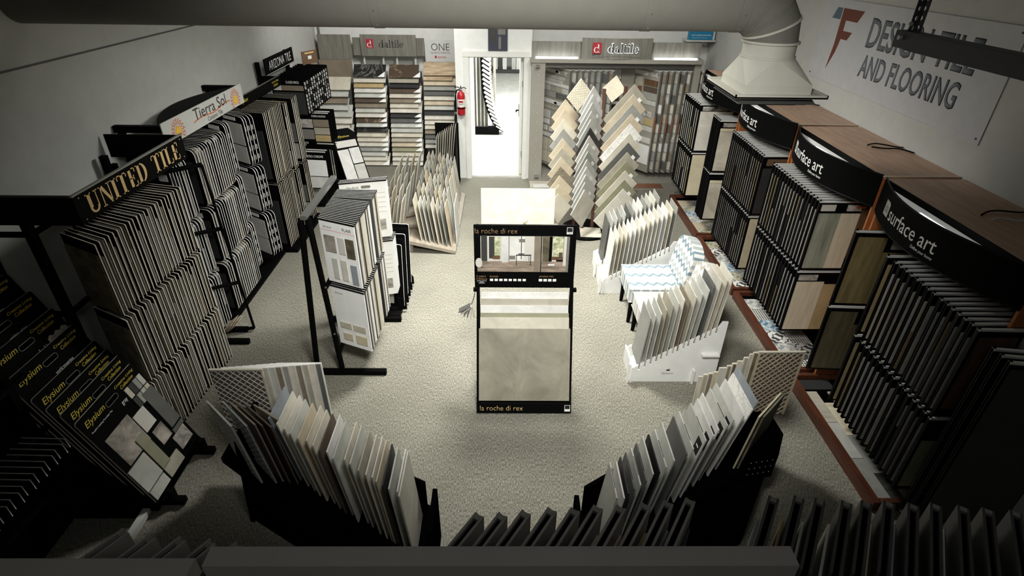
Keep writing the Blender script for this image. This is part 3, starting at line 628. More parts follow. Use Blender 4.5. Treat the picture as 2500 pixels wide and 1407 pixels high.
# Tierra Sol rack
ts = thing('wing_rack', 'black rounded wing rack under grey Tierra Sol sun header', 'display rack', T(-3.2, 5.9, 0))
sg = sign_x(ts, 'header_sign', -3.06, 5.0, 6.74, 1.97, 2.18, 'sign_grey', .008)
letter(sg, 'Tierra Sol', .07, .035, .72, .11, 'black_ink', .0005); letter(sg, 'Ceramic Tile', .13, -.065, .34, .045, 'black_ink', .0005)
mb = MB(); pts = [(-.32+.84*i/20, -.03+.012*math.sin(i/20*9)-.0+.02*i/20) for i in range(21)]
for a, b in zip(pts, pts[1:]): mb.prism([(a[0], a[1]-.006), (b[0], b[1]-.006), (b[0], b[1]+.006), (a[0], a[1]+.006)], .0003, .001, 'orange_ink')
ob('flourish', mb.mesh('flourish'), I4, sg)
for cx in (-.62, .66):
    mb = MB(); mb.prism([(cx+.052*math.cos(R(12*k)), -.03+.052*math.sin(R(12*k))) for k in range(30)], .0003, .0009, 'orange_ink'); mb.prism([(cx+.046*math.cos(R(12*k)), -.03+.046*math.sin(R(12*k))) for k in range(30)], .0003, .0013, 'sun_yellow')
    for k in range(13):
        a = R(-35+250*k/12); px = [(cx+(.066+.018*j)*math.cos(a+.12*(-1)**j), -.03+(.066+.018*j)*math.sin(a+.12*(-1)**j)) for j in range(4)]
        for p, q in zip(px, px[1:]):
            dx, dy = q[0]-p[0], q[1]-p[1]; l = math.hypot(dx, dy); nx, ny = -dy/l*.0045, dx/l*.0045
            mb.prism([(p[0]-nx, p[1]-ny), (q[0]-nx, q[1]-ny), (q[0]+nx, q[1]+ny), (p[0]+nx, p[1]+ny)], .0003, .001, 'orange_ink')
    ob('sun_emblem', mb.mesh('sun'), I4, sg)
n = 20; poly = [(-3.075, 5.0+1.74*k/n) for k in range(n+1)]+[(-3.075-.3*math.sin(math.pi*k/n)**.8, 6.74-1.74*k/n) for k in range(1, n)]
ob('header_canopy', MB().prism(poly[::-1], 2.15, 2.158, 'black').mesh('canopy'), I4, ts, True)
for yy in (5.02, 6.72): bx('header_arm', (-3.28, yy, 2.13), (.42, .05, .06), 'black', ts, True); bx('post', (-3.44, yy, 1.08), (.05, .05, 2.16), 'black', ts, True)
bx('base', (-3.2, 5.9, .02), (.5, 1.6, .035), 'black', ts, True)
def tsol_first(z0): return [(.2, .9, .06, .8, 'charcoal'), (.4, .75, .84, .93, 'white')]
wing_row(ts, 15, 5.2, 5.86, -3.36, .42, ((1.3, 1.88), (.68, 1.27), (.06, .65)), -12, -14, .06, 'silver', PAL_L, tsol_first)
def white_first(z0): return [(.3, .92, .42, .86, 'white'), (.3, .92, .04, .4, 'white'), (.35, .75, .9, .97, 'paper')]
for yy, an in ((5.96, -30), (6.0, -30), (6.04, -28), (6.24, -34), (6.28, -32), (6.33, -28), (6.38, -24)):
    f = yy in (5.96, 6.24)
    for z0, z1 in ((1.36, 1.92), (.78, 1.33), (.18, .75)):
        pal = ['white', 'light grey', 'grey', 'cream']
        wd_ = .44 if yy < 6.1 else .56; tl = white_first(z0) if f and yy > 6.1 else ([(.3, .95, .05+.19*q, .22+.19*q, random.choice(pal+['photo_scene'])) for q in range(4)]+[(.4, .8, .87, .95, 'paper')]) if f else [(.5, .97, .1+.2*q, .2+.2*q, random.choice(pal)) for q in range(4)]
        lwing(ts, 'wing_panel', -3.36, yy-math.sin(R(an))*wd_, z0, wd_, z1-z0, R(an), .06, 'silver', tl)

# Creative Living / Elysium rack
cl = thing('wing_rack', 'black wing rack with slim gold-lettered Creative Living Collection header', 'display rack', T(-3.2, 7.5, 0))
sg = sign_x(cl, 'header_sign', -3.17, 6.85, 8.25, 1.86, 1.99, 'black')
letter(sg, 'Elysium', -.56, 0, .2, .06, 'yellow_ink', .0005, .3); letter(sg, 'Creative Living\nCollection', .5, 0, .24, .08, 'yellow_ink', .0005, .3); bx('header_trim', (0, .068, -.005), (1.4, .008, .012), 'steel', sg)
for yy in (6.87, 8.23): bx('header_arm', (-3.31, yy, 1.93), (.26, .03, .1), 'black', cl, True); bx('post', (-3.45, yy, .98), (.05, .05, 1.96), 'black', cl, True)
bx('base', (-3.1, 7.3, .03), (.62, 1.2, .05), 'black', cl, True)
def cl_first(z0): return [(.1, .9, .05, .75, 'charcoal'), (.2, .7, .82, .92, 'photo_scene')]
wing_row(cl, 12, 6.68, 7.24, -3.34, .5, ((1.0, 1.86), (.1, .97)), -12, -10, 0, 'board_edge', PAL_L+['oak_pale'], cl_first)
for i, yy in enumerate((7.34, 7.4, 7.46, 7.66, 7.72, 7.78, 7.84)):
    for z0, z1 in ((.96, 1.82), (.1, .93)):
        tl = [(.3, .62, .05, .3, 'light grey'), (.64, .97, .05, .3, 'grey'), (.3, .62, .32, .62, 'marble'), (.64, .97, .32, .62, 'dark grey'), (.5, .8, .66, .76, 'photo_scene')] if i in (0, 3) else ltiles(['grey', 'dark grey', 'light grey', 'cream'], 3)
        wv = lwing(cl, 'wing_panel', -3.34, yy+.06, z0, .52, z1-z0, R(-12), 0, 'board_edge', tl)
        if i in (0, 3): [ob('lettering', txt(q, w_, .02, 'yellow_ink', .3), T(.33, -.006, z1-z0-.05-.026*j) @ RX(R(90)), wv) for j, (q, w_) in enumerate((('Creative Living', .2), ('Collection', .13)))]

# Arizona Tile rack
az = thing('wing_rack', 'black wing rack under tall white-lettered ARIZONA TILE header at far end', 'display rack', T(-3.2, 8.8, 0))
sg = sign_x(az, 'header_sign', -3.33, 8.2, 9.38, 1.98, 2.2, 'black'); letter(sg, 'ARIZONA TILE', .02, .0, .92, .12, 'white_ink', .0005, 0, -.004)
bx('header_trim', (0, -.1, 0), (1.16, .006, .008), 'silver', sg)
for yy in (8.22, 9.36): bx('post', (-3.44, yy, 1.08), (.05, .05, 2.16), 'black', az, True)
bx('base', (-3.15, 8.9, .03), (.6, 1.3, .05), 'black', az, True)
for i in range(12):
    yy = 8.42+.11*i
    tl = [(.05, .3, .7, .84, 'white'), (.3, .97, .7, .84, 'taupe'), (.05, .97, .05, .66, 'charcoal')] if i == 0 else [(random.uniform(.55, .8), .98, .04+.11*q, .13+.11*q, random.choice(['white', 'light grey', 'charcoal', 'white', 'grey'])) for q in range(8)]
    wv = lwing(az, 'wing_panel', -3.4, yy+.05, 1.38, .5, .52, R(-7), 0, 'black', tl)
    if i == 0: ob('lettering', txt('GLAZED BRICK', .2, .035, 'white_ink'), T(.33, -.006, .48) @ RX(R(90)), wv)
    lwing(az, 'wing_panel', -3.4, yy+.05, .1, .5, .55, R(-7), 0, 'black', ltiles(['white', 'grey', 'cream'], 2))
for i in range(4):
    tl = [(.5, .97, .03, .26, 'tan'), (.5, .97, .28, .52, 'greige'), (.5, .97, .54, .8, 'taupe'), (.05, .48, .5, .8, 'photo_scene'), (.05, .48, .1, .45, 'photo_grey')] if i == 0 else ltiles(PAL_L, 3)
    wv = lwing(az, 'wing_panel', -3.2, 8.66+.1*i, .93, .52, .44, R(-6), 0, 'black', tl)
    if i == 0: ob('lettering', txt('PORTA NUOVA', .22, .03, 'white_ink'), T(.36, -.006, .4) @ RX(R(90)), wv)
for i in range(3):
    tl = [(.4, .97, .36, .8, 'paper'), (.4, .97, .03, .34, 'white'), (.05, .38, .03, .8, 'grey')] if i == 0 else ltiles(['white', 'grey', 'cream'], 2)
    wv = lwing(az, 'wing_panel', -3.1, 8.0+.09*i, .42, .5, .56, R(-6), 0, 'black', tl)
    if i == 0: ob('lettering', txt('ETRO CHROME', .24, .035, 'white_ink'), T(.33, -.006, .5) @ RX(R(90)), wv)
# small gold sign and leaning Elysium boards in front of the slab displays
gs = thing('small_sign_card', 'small dark gold-bordered sign card standing behind Arizona Tile boards', 'sign', FM((-3.2, 9.75, 1.99), (.45, .9, 0), (0, 0, 1)))
ob('card', MB().box((0, 0, 0), (.34, .2, .008), 'photo_brown').mesh('card'), I4, gs); prints('print', gs, [(0, 0, .08, .05, 'white_ink'), (.0, .07, .2, .02, 'gold_ink')], .005); bx('stem', (0, -.36, -.008), (.02, .54, .01), 'black', gs)
for i in range(6):
    e = thing('leaning_board', ('front' if i == 0 else ORD[i]+' from the front')+' of the Elysium tile boards leaning before the slab displays', 'sample board', FM((-2.7-.034*i, 9.12+.05*i, .02), (.83, .55, 0), (-.55, .32, .78)), 'leaning Elysium boards')
    ob('board', MB().box((.21, .46, 0), (.42, .92, .016), 'black').mesh('board'), I4, e)
    for (x, y, ww, hh, mt) in ((.11, .33, .19, .6, 'white'), (.31, .5, .18, .28, 'white'), (.31, .19, .18, .3, 'light grey')): ob('tile', bmesh_box((ww, hh, .01), mt), T(x, y, .013), e)
    ob('photo', bmesh_box((.36, .12, .003), 'photo_light'), T(.21, .73, .0095), e)
    letter(e, 'Elysium', .2, .86, .2, .05, 'yellow_ink', .0085, .3)
sb = thing('board_stand', 'low black stand holding the leaning Elysium boards', 'display stand', T(-2.7, 9.3, 0))
bx('base', (.02, .08, .01), (.5, .5, .02), 'black', sb, False, RZ(R(33)))

# ------------------------------------------------------------------ Elysium stepped board rack, front left
er = thing('stepped_board_rack', 'black stepped floor rack carrying the Elysium sample boards', 'display rack', T(-2.9, 2.97, 0))
ob('body', MB().prism([(-3.45, .03), (-2.5, .03), (-2.5, .06), (-3.02, .82), (-3.45, .82)], -.34, .34, 'black_matt', T(0, 2.97, 0) @ RX(R(90))).mesh('body'), I4, er, True)
for yy in (2.72, 3.2):
    bx('foot', (-2.6, yy, .035), (.5, .05, .05), 'black', er, True); bx('stop', (-2.43, yy, .09), (.04, .05, .12), 'black', er, True)
ETOP = [(-2.79, .87), (-2.85, .95), (-2.92, 1.0), (-2.98, 1.08), (-3.07, 1.23), (-3.17, 1.36), (-3.26, 1.5), (-3.36, 1.64)]
ENM = ['gray', None, 'leucothoe\npandora white', 'carrara natural\ncarrara art', 'world travertine\nandean cream', 'royal white', 'volakas white\nlime stone grey\nmetro gray', 'super white']
ELB = ['frontmost Elysium board with grey tiles and room photos', 'Elysium board directly behind the frontmost grey tile board', 'Elysium board lettered leucothoe pandora white', 'Elysium board lettered carrara natural carrara art', 'Elysium board lettered world travertine andean cream', 'board lettered royal white with white hexagon mosaic', 'board with volakas white lettering below the topmost board', 'topmost stepped board lettered super white against the left wall']
vv = V((-.29, 0, .77)).normalized()
for i in range(8):
    tx, tz = ETOP[i]; o = V((tx, 2.65, tz))-vv*.82
    e = thing('sample_board', ELB[i], 'sample board', FM(o, (0, 1, 0), vv), 'Elysium stepped boards')
    W, H = .64, .82
    mb = MB(); poly = rrect(W, H, .02, 3, '1100'); mb.prism(poly, -.012, 0, 'black', None, 'board_edge'); ob('board', mb.mesh('board'), I4, e)
    letter(e, 'Creative Living\nCollection', .5, .765, .22, .06, 'yellow_ink', .0005, .3); letter(e, 'Elysium', .14, .75, .2, .055, 'yellow_ink', .0005, .35)
    ob('grip_slot', MB().prism([(x+.25, y+.72) for x, y in rrect(.13, .04, .019, 5)], .0002, .001, 'photo_grey').prism([(x+.254, y+.724) for x, y in rrect(.122, .032, .015, 5)], .0008, .0016, 'black_matt').mesh('grip'), I4, e)
    if ENM[i]: letter(e, ENM[i], .36 if i else .38, .64 if i != 0 else .66, .17 if i else .06, .05 if i else .03, 'white_ink', .0005)
    if i == 0:
        ob('photo', bmesh_box((.26, .26, .002), 'photo_room'), T(.19, .46, .001), e); ob('photo', bmesh_box((.13, .16, .002), 'photo_light'), T(.395, .46, .001), e); ob('photo', bmesh_box((.12, .14, .002), 'photo_room'), T(.42, .28, .001), e); ob('photo', bmesh_box((.16, .13, .002), 'photo_scene'), T(.53, .12, .001), e)
        for (x, y, ww, hh, mt) in ((.1, .21, .2, .22, 'light grey'), (.26, .26, .1, .32, 'olive grey'), (.1, .05, .19, .09, 'light grey'), (.31, .06, .2, .11, 'greige'), (.57, .42, .13, .36, 'dark grey'), (.56, .21, .14, .04, 'dark grey')): ob('tile', bmesh_box((ww-.006, hh-.006, .01), mt), T(x, y, .005), e)
        for q in range(4):
            for k in range(2): ob('tile', bmesh_box((.042, .085, .008), ['cream', 'charcoal', 'grey', 'light grey'][(q+k) % 4]), T(.45+.05*q, .68-.095*k, .004), e)
        letter(e, "People's Leading Porcelain Tile", .15, .69, .22, .016, 'white_ink', .0005)
    else:
        for q in range(5): ob('tile', bmesh_box((.06, .05, .008), ['light grey', 'white', 'grey', 'cream', 'blue grey'][(q+i) % 5]), T(.1+.07*q+(.2 if i % 2 else 0), .6-.06*(q % 2), .004), e)
        ob('photo', bmesh_box((.14, .16, .002), 'photo_scene' if i % 2 else 'photo_grey'), T(.1, .56, .001), e)
        ob('tile', bmesh_box((.58, .4, .01), ['light grey', 'white', 'greige'][i % 3]), T(.32, .24, .005), e)
    if i == 5:
        for q in range(5):
            hx_, hy_ = .47+.06*(q % 3)+(.03 if q > 2 else 0), .66-.052*(q//3)
            ob('tile', MB().prism([(hx_+.033*math.cos(R(60*k+30)), hy_+.033*math.sin(R(60*k+30))) for k in range(6)], 0, .008, 'cream').mesh('hex'), I4, e)
# hook rack in the dark corner
hk = thing('hook_rack', 'dark wire hook rack in the lower left corner', 'display rack', T(-2.85, 2.2, 0))
bx('back_panel', (-3.1, 2.1, .8), (.02, 1.2, 1.6), 'black_matt', hk, True)
for k in range(3): bx('rail', (-2.98, 2.1, .45+.4*k), (.03, 1.2, .03), 'black', hk, True)
for yy in (1.55, 2.62): bx('post', (-3.05, yy, .8), (.05, .05, 1.6), 'black', hk, True); bx('foot', (-2.85, yy, .02), (.55, .06, .04), 'black', hk, True)
for i in range(15):
    yy = 2.5-.045*i; xx = -2.72+.015*(i % 2)
    ob('hook', MB().tube([(xx-.26, yy-.02, .93), (xx-.02, yy, .9), (xx+.02, yy-.03, .86)], .004, 'steel', 6).mesh('hook'), I4, hk, True)
bx('foot_bracket', (-2.58, 2.5, .04), (.05, .26, .04), 'silver', hk, True)

# ------------------------------------------------------------------ loose tiles in racks
def slab(name, label, o, yd, zd, wd, h, t, mat, group, cat='tile', extra=None):
    s = tag(ob(name, slab_mesh(wd, h, t, mat), axes(o, yd, zd)), label, cat, group)
    return s
CW = {'marble': 'veined white', 'rex_stone': 'olive grey stone', 'dark_marble': 'black marble', 'brown_marble': 'brown marble', 'wave_stone': 'banded beige', 'plank_grey': 'grey wood-look', 'oak_pale': 'pale wood-look'}
def cw(m): return CW.get(m, m)
def lattice(name, wd, h, n, mat, t=.004, ln=.008):
    mb = MB(); st = wd/n
    k = int((wd+h)/st)+1
    for i in range(-k, k):
        for sgn in (1, -1):
            # clipped diagonal strips
            x0 = i*st; pts = []
            a = max(0, -x0) if sgn > 0 else max(0, x0-wd); b = min(h, wd-x0) if sgn > 0 else min(h, x0)
            if b-a < .02: continue
            p, q = (x0+sgn*a, a), (x0+sgn*b, b)
            if not (-.001 <= p[0] <= wd+.001 and -.001 <= q[0] <= wd+.001): continue
            dx, dy = q[0]-p[0], q[1]-p[1]; l = math.hypot(dx, dy); nx, ny = -dy/l*ln/2, dx/l*ln/2
            mb.prism([(p[0]-nx, p[1]-ny), (q[0]-nx, q[1]-ny), (q[0]+nx, q[1]+ny), (p[0]+nx, p[1]+ny)], 0, t, mat)
    return mb.mesh(name)

# ---- front left rack
FLN = [(-1.51, 2.63), (-1.44, 2.58), (-1.38, 2.54), (-1.33, 2.5), (-1.27, 2.46), (-1.21, 2.44), (-1.16, 2.4), (-1.11, 2.36), (-1.06, 2.35), (-1.01, 2.3), (-0.94, 2.29), (-0.9, 2.26), (-0.84, 2.21), (-0.79, 2.18), (-0.75, 2.16), (-0.72, 2.13), (-0.68, 2.1), (-0.64, 2.08), (-0.59, 2.06), (-0.56, 2.03)]
FLC = ['blue grey', 'ivory', 'ivory', 'light grey', 'beige', 'cream', 'cream', 'brown', 'white', 'light grey', 'cream', 'light grey', 'greige', 'ivory', 'ivory', 'beige', 'charcoal', 'light grey', 'white', 'ivory']
fl = thing('tile_rack', 'black two-sided slotted floor rack at front left', 'tile rack', T(-1.1, 2.5, 0))
def rack_body(root, pts, z0, z1, mat='black_matt'):
    return ob('tray', MB().prism(pts, z0, z1, mat).mesh('tray'), I4, root, True)
rack_body(fl, [(-1.66, 2.57), (-.46, 2.03), (-.46, 2.42), (-1.66, 3.02)], .3, .35)
rack_body(fl, [(-1.8, 2.58), (-1.42, 2.36), (-.48, 2.02), (-.48, 2.36), (-1.66, 2.96)], 0, .3); rack_body(fl, [(-1.8, 2.6), (-.46, 2.0), (-.46, 2.03), (-1.8, 2.63)], .02, .4)
rack_body(fl, [(-2.06, 2.84), (-1.66, 2.57), (-1.66, 3.1), (-2.06, 3.1)], .3, .35)
for (a, b, h) in (((-1.8, 2.56), (-1.8, 3.1), .72), ((-1.3, 2.35), (-1.3, 2.9), .34), ((-.45, 2.0), (-.45, 2.45), .5)):
    ob('end_panel', MB().prism([(a[1], 0), (b[1], 0), (b[1], h), (a[1]+.12, h), (a[1]+.03, .2)], -.015, .015, 'black_matt', T(a[0], 0, 0) @ Matrix(((0, 0, 1, 0), (1, 0, 0, 0), (0, 1, 0, 0), (0, 0, 0, 1)))).mesh('end_panel'), I4, fl, True)
ob('back_board', MB().prism([(-1.7, 2.98), (-.5, 2.38), (-.5, 2.41), (-1.7, 3.01)], .35, .62, 'black_matt').mesh('back_board'), I4, fl, True)
for k, (x, y) in enumerate(FLN):
    dx = .1-.003*k; lab = f"{cw(FLC[k])} tile, {ORD[k]} from the left in the front left rack row"
    if k == 19: slab('tile_sample', 'large ivory end tile showing its full face in front left rack', (x+dx-.015, y, .36), (0, 1, 0), (-dx, 0, .59), .32, .6, .009, FLC[k], 'front left rack front row')
    else: slab('tile_sample', lab, (x+dx, y, .36), (0, 1, 0), (-dx, 0, .59), .31, .6, .009, FLC[k], 'front left rack front row')
FLL = [((-2.03, 2.84), (-1.77, 2.61)), ((-1.92, 2.84), (-1.67, 2.61)), ((-1.88, 2.83), (-1.63, 2.62)), ((-1.83, 2.82), (-1.58, 2.61)), ((-1.77, 2.81), (-1.52, 2.6)), ((-1.72, 2.8), (-1.51, 2.66))]
for k, (a, b) in enumerate(FLL):
    mt = ['grey', 'dark grey', 'taupe', 'brown', 'brown', 'taupe'][k]
    nm = ['outermost pale grid mosaic sheet leaning at left of front left rack', 'dark grid mosaic sheet second at left of front left rack'][k] if k < 2 else f'{mt} board, {ORD[k]} at the fanned left end of front left rack'
    d = V((a[0]-b[0], a[1]-b[1], 0)); o = V((b[0]+.1, b[1], .36))
    s = slab('mosaic_sheet' if k < 2 else 'tile_sample', nm, o, d, (-.1, 0, .59), d.length, .6, .01, mt, 'front left rack fanned end', 'mosaic sheet' if k < 2 else 'tile')
    if k < 2:
        mb = MB(); n_ = 12
        for q in range(n_+1): mb.box((-.006, d.length/2, .6*q/n_), (.003, d.length, .004), 'white')
        for q in range(7): mb.box((-.006, d.length*q/6, .3), (.003, .004, .6), 'white')
        ob('grout_grid', mb.mesh('grid'), I4, s)
        mb = MB()
for k in range(5):
    slab('tile_sample', f'small white-edged tile, {ORD[k]} behind the fanned boards of front left rack', (-1.66+.035*k, 2.7+.0*k, .36), (-.35, .3, 0), (-.08, 0, .5), .16, .52, .008, ['white', 'cream', 'light grey', 'white', 'cream'][k], 'front left rack small tiles')
# back row boards facing the camera
lb = thing('lattice_board', 'dark mosaic board with white lattice lines in front left rack', 'sample board', FM((-2.05, 3.03, .42), (1, .02, 0), (-.08, 0, .6)))
ob('board', MB().box((.18, .3, -.006), (.36, .6, .012), 'brown', None).mesh('board'), I4, lb); ob('lattice', lattice('lat', .36, .6, 7, 'white', .004, .0045), I4, lb); ob('edge_frame', MB().box((.18, .597, 0), (.37, .012, .016), 'cream').box((.357, .3, 0), (.012, .6, .016), 'cream').mesh('edge'), I4, lb)
ob('price_tag', bmesh_box((.1, .05, .003), 'photo_grey'), T(.2, .2, .006), lb)
for k in range(9):
    mt = ['cream', 'light grey', 'taupe', 'grey', 'cream', 'taupe', 'greige', 'cream', 'dark grey'][k]
    e = tag(ob('sample_board', MB().box((.16, .3, 0), (.32, .58, .01), mt).mesh('sb'), FM((-1.99+.042*k, 3.07+.014*k, .41-.006*k), (1, .02, 0), (-.1+.003*k, 0, .6))), f'{mt} sample board, {ORD[k]} behind the lattice board of front left rack', 'sample board', 'front left rack back row')
    ob('edge_strip', bmesh_box((.008, .58, .013), 'white'), T(.32, .3, 0), e); ob('edge_strip', bmesh_box((.32, .008, .013), 'white'), T(.16, .588, 0), e)

# ---- front right rack
FRN = [(0.63, 2.0), (0.67, 2.0), (0.7, 2.03), (0.74, 2.06), (0.78, 2.09), (0.82, 2.12), (0.87, 2.17), (0.91, 2.18), (0.96, 2.22), (1.02, 2.27), (1.11, 2.32), (1.16, 2.36), (1.26, 2.43), (1.32, 2.47), (1.37, 2.52), (1.44, 2.56), (1.5, 2.61), (1.58, 2.65), (1.66, 2.71), (1.72, 2.78)]
FRC = ['light grey', 'white', 'charcoal', 'dark grey', 'light grey', 'dark grey', 'light grey', 'jet black', 'light grey', 'light grey', 'dark grey', 'light grey', 'light grey', 'white', 'white', 'light grey', 'light grey', 'white', 'marble', 'blue grey']
fr = thing('tile_rack', 'black two-sided slotted floor rack at front right', 'tile rack', T(1.2, 2.5, 0))
rack_body(fr, [(.5, 1.98), (1.75, 2.72), (1.75, 3.18), (.5, 2.38)], .3, .35); rack_body(fr, [(.55, 1.99), (1.1, 2.14), (1.66, 2.38), (2.04, 2.93), (2.04, 3.16), (1.75, 3.12), (.55, 2.34)], 0, .3); rack_body(fr, [(1.72, 2.68), (1.94, 2.72), (2.06, 2.92), (2.05, 3.16), (1.74, 3.14)], .3, .52); rack_body(fr, [(.5, 1.96), (1.75, 2.7), (1.75, 2.73), (.5, 1.99)], .02, .4); rack_body(fr, [(1.75, 2.72), (2.1, 2.96), (2.1, 3.25), (1.75, 3.18)], .3, .35)
for (a, b, h) in (((.48, 1.95), (.48, 2.4), .5), ((1.3, 2.4), (1.3, 2.95), .34)):
    ob('end_panel', MB().prism([(a[1], 0), (b[1], 0), (b[1], h), (a[1]+.12, h), (a[1]+.03, .2)], -.015, .015, 'black_matt', T(a[0], 0, 0) @ Matrix(((0, 0, 1, 0), (1, 0, 0, 0), (0, 1, 0, 0), (0, 0, 0, 1)))).mesh('end_panel'), I4, fr, True)
mb = MB()
for i in range(5):
    for j in range(3): ob('peg_hole', MB().tube([(.02+.042*i, .48-.06*j, 0), (.02+.042*i, .48-.06*j, .002)], .004, 'silver', 6).mesh('peg'), FM((1.72, 2.68, 0), (.22, .04, 0), (0, 0, 1)), fr, True)
ob('back_board', MB().prism([(.52, 2.36), (1.75, 3.16), (1.75, 3.19), (.52, 2.39)], .35, .6, 'black_matt').mesh('back_board'), I4, fr, True)
for k, (x, y) in enumerate(FRN):
    dx = -.06-.004*k; h = .58+.004*k
    s = slab('tile_sample', f"{cw(FRC[k])} tile, {ORD[k]} from the left in the front right rack row", (x+dx, y+.02, .36), (0, 1, 0), (-dx, -.02, .59), .25+.007*k, .6, .009, FRC[k], 'front right rack front row')
    if k in (12, 13, 14, 15, 16): ob('black_label', bmesh_box((.002, .07, .11), 'black_ink'), T(-.0055, .05, .5), s); ob('lettering', bmesh_box((.001, .035, .01), 'white_ink'), T(-.007, .05, .5), s)
    if k in (0, 3, 4, 5, 8, 11, 12, 15): ob('edge_print', bmesh_box((.003, .14, .004), 'black_ink'), T(0, .14, .601), s)
FRB = [(1.63, 3.36, .69), (1.66, 3.35, .72), (1.69, 3.34, .74), (1.72, 3.32, .77), (1.75, 3.31, .82), (1.8, 3.3, .85), (1.83, 3.29, .88), (1.86, 3.28, .91), (1.89, 3.26, .96), (1.92, 3.25, 1.0), (1.94, 3.245, 1.02)]
for k in range(11):
    mt = ['cream', 'greige', 'taupe', 'beige', 'light grey', 'taupe', 'brown', 'cream', 'grey', 'plank_grey', 'rust_slate'][k]
    e = tag(ob('sample_board', MB().box((-.17, .3, 0), (.34, .58, .01), mt).mesh('sb'), FM((FRB[k][0]-.1+.34, FRB[k][1], FRB[k][2]-.58), (1, .02, 0), (.1, 0, .6))), f'{cw(mt)} sample board, {ORD[k]} from left in the back row of front right rack'.replace('rust_slate', 'slate'), 'sample board', 'front right rack back row')
    ob('edge_strip', bmesh_box((.008, .58, .013), 'cream'), T(-.34, .3, 0), e); ob('edge_strip', bmesh_box((.34, .008, .013), 'cream'), T(-.17, .588, 0), e)
lb = thing('lattice_board', 'brown mosaic board with tan lattice lines at right end of front right rack', 'sample board', FM((1.87, 3.22, .43), (1, .02, 0), (.1, 0, .62)))
ob('board', MB().box((.17, .31, -.006), (.34, .62, .012), 'brown').mesh('board'), I4, lb); ob('lattice', lattice('lat', .34, .62, 7, 'beige', .004, .006), I4, lb); ob('edge_frame', MB().box((.17, .617, 0), (.35, .012, .016), 'cream').box((.337, .31, 0), (.012, .62, .016), 'beige').box((.003, .31, 0), (.012, .62, .016), 'beige').mesh('edge'), I4, lb)
for k in range(2): slab('tile_sample', ['inner', 'outer'][k]+' of two rough tan stone tiles at right end of front right rack', (1.66+.03*k, 2.74, .36), (.24, .23, 0), (.08, 0, .55), .34, .55, .012, 'ledger' if k else 'sandy', 'rough tiles on front right rack')

# ---- la roche di rex slab display
lr = thing('slab_display', 'black la roche di rex slab display with room photo header', 'slab display', T(.18, 3.9, 0))
X0, X1 = -.24, .6; xc = .18
bs = ob('base_strip', MB().box((0, .045, 0), (.84, .09, .02), 'black').mesh('base_strip'), FM((xc, 3.66, .015), (1, 0, 0), (0, .35, .94)), lr, True)
letter(bs, 'la roche di rex', -.2, .045, .38, .045, 'gold_ink', .0105, 0, -.012); prints('logo', bs, [(.385, .045, .05, .06, 'white_ink'), (.385, .055, .042, .035, 'black_ink')], .0108)
bx('base', (xc, 3.92, .012), (.84, .5, .024), 'black', lr, True)
for xx in (X0+.012, X1-.012):
    ob('side_frame', MB().tube([(xx, 3.68, .03), (xx, 4.16, 1.1), (xx, 4.2, 1.6)], .013, 'black', 6).tube([(xx, 4.16, .03), (xx, 4.18, 1.1)], .013, 'black', 6).mesh('side_frame'), I4, lr, True)
for k in range(5): bx('step', (xc, 3.76+.075*k, .07+.09*k), (.8, .03, .02), 'black', lr, True)
hd = ob('header_panel', MB().box((0, 0, -.01), (.83, .58, .02), 'black').mesh('header_panel'), FM((xc-.02, 4.13, 1.33), (1, 0, 0), (0, .04, 1)), lr, True)
letter(hd, 'la roche di rex', -.23, .24, .35, .046, 'rex_ink', .0005, 0, -.012)
prints('logo', hd, [(.375, .245, .05, .06, 'white_ink'), (.375, .253, .044, .038, 'black_ink')], .0006)
letter(hd, 'rex', .375, .224, .036, .012, 'black_ink', .0014)
prints('photo', hd, [(-.055, .03, .66, .33, 'photo_light'), (-.385, .03, .05, .33, 'black'), (-.33, .05, .05, .3, 'dark_grey'), (-.15, -.085, .48, .1, 'photo_floor'), (-.265, .09, .05, .2, 'dark_grey'), (-.22, .085, .05, .2, 'foliage'), (-.23, .0, .06, .035, 'walnut'),
 (-.155, .075, .055, .24, 'white'), (-.06, .085, .13, .22, 'white'), (-.124, .08, .004, .23, 'black_ink'), (-.02, .09, .006, .21, 'black_ink'), (-.015, .155, .05, .03, 'photo_grey'), (0, .022, .13, .01, 'black_ink'), (-.06, -.03, .006, .09, 'black_ink'), (.06, -.03, .006, .09, 'black_ink'), (.045, -.01, .004, .05, 'black_ink'), (-.095, .0, .05, .035, 'photo_grey'), (-.02, .034, .05, .008, 'black_ink'),
 (.115, .03, .055, .33, 'taupe'), (.147, .03, .008, .34, 'black'), (.185, .07, .06, .25, 'rust_slate'), (.225, .07, .025, .25, 'black'), (.262, -.085, .22, .1, 'photo_floor'), (.285, .09, .09, .21, 'foliage'), (.285, -.005, .1, .03, 'walnut'), (.31, .02, .03, .06, 'brown'), (.345, .06, .025, .27, 'photo_light'), (.37, .03, .02, .33, 'photo_grey'), (.235, -.065, .055, .018, 'white')], .0006)
ob('printed_vase', MB().prism([(-.375+.03*math.cos(R(20*k))*(1 if 30 < 20*k % 360 < 330 else .9), -.05+.045*math.sin(R(20*k))) for k in range(18)], .003, .0045, 'photo_light').mesh('vase'), I4, hd)
letter(hd, '4 colori', -.36, -.18, .08, .018, 'rex_ink', .0005); letter(hd, '3 finiture', -.355, -.205, .09, .018, 'rex_ink', .0005); letter(hd, 'formati', -.25, -.18, .07, .018, 'rex_ink', .0005); letter(hd, 'product info', .2, -.18, .12, .02, 'rex_ink', .0005)
letter(hd, 'anticato naturale\nsmooth\nstrutturato', -.355, -.235, .08, .032, 'white_ink', .0005)
prints('icons', hd, [(-.27+.04*k, -.215, .028, .022, 'white_ink') for k in range(8)]+[(.15+.04*k, -.215, .03, .024, 'white_ink') for k in range(4)], .0006)
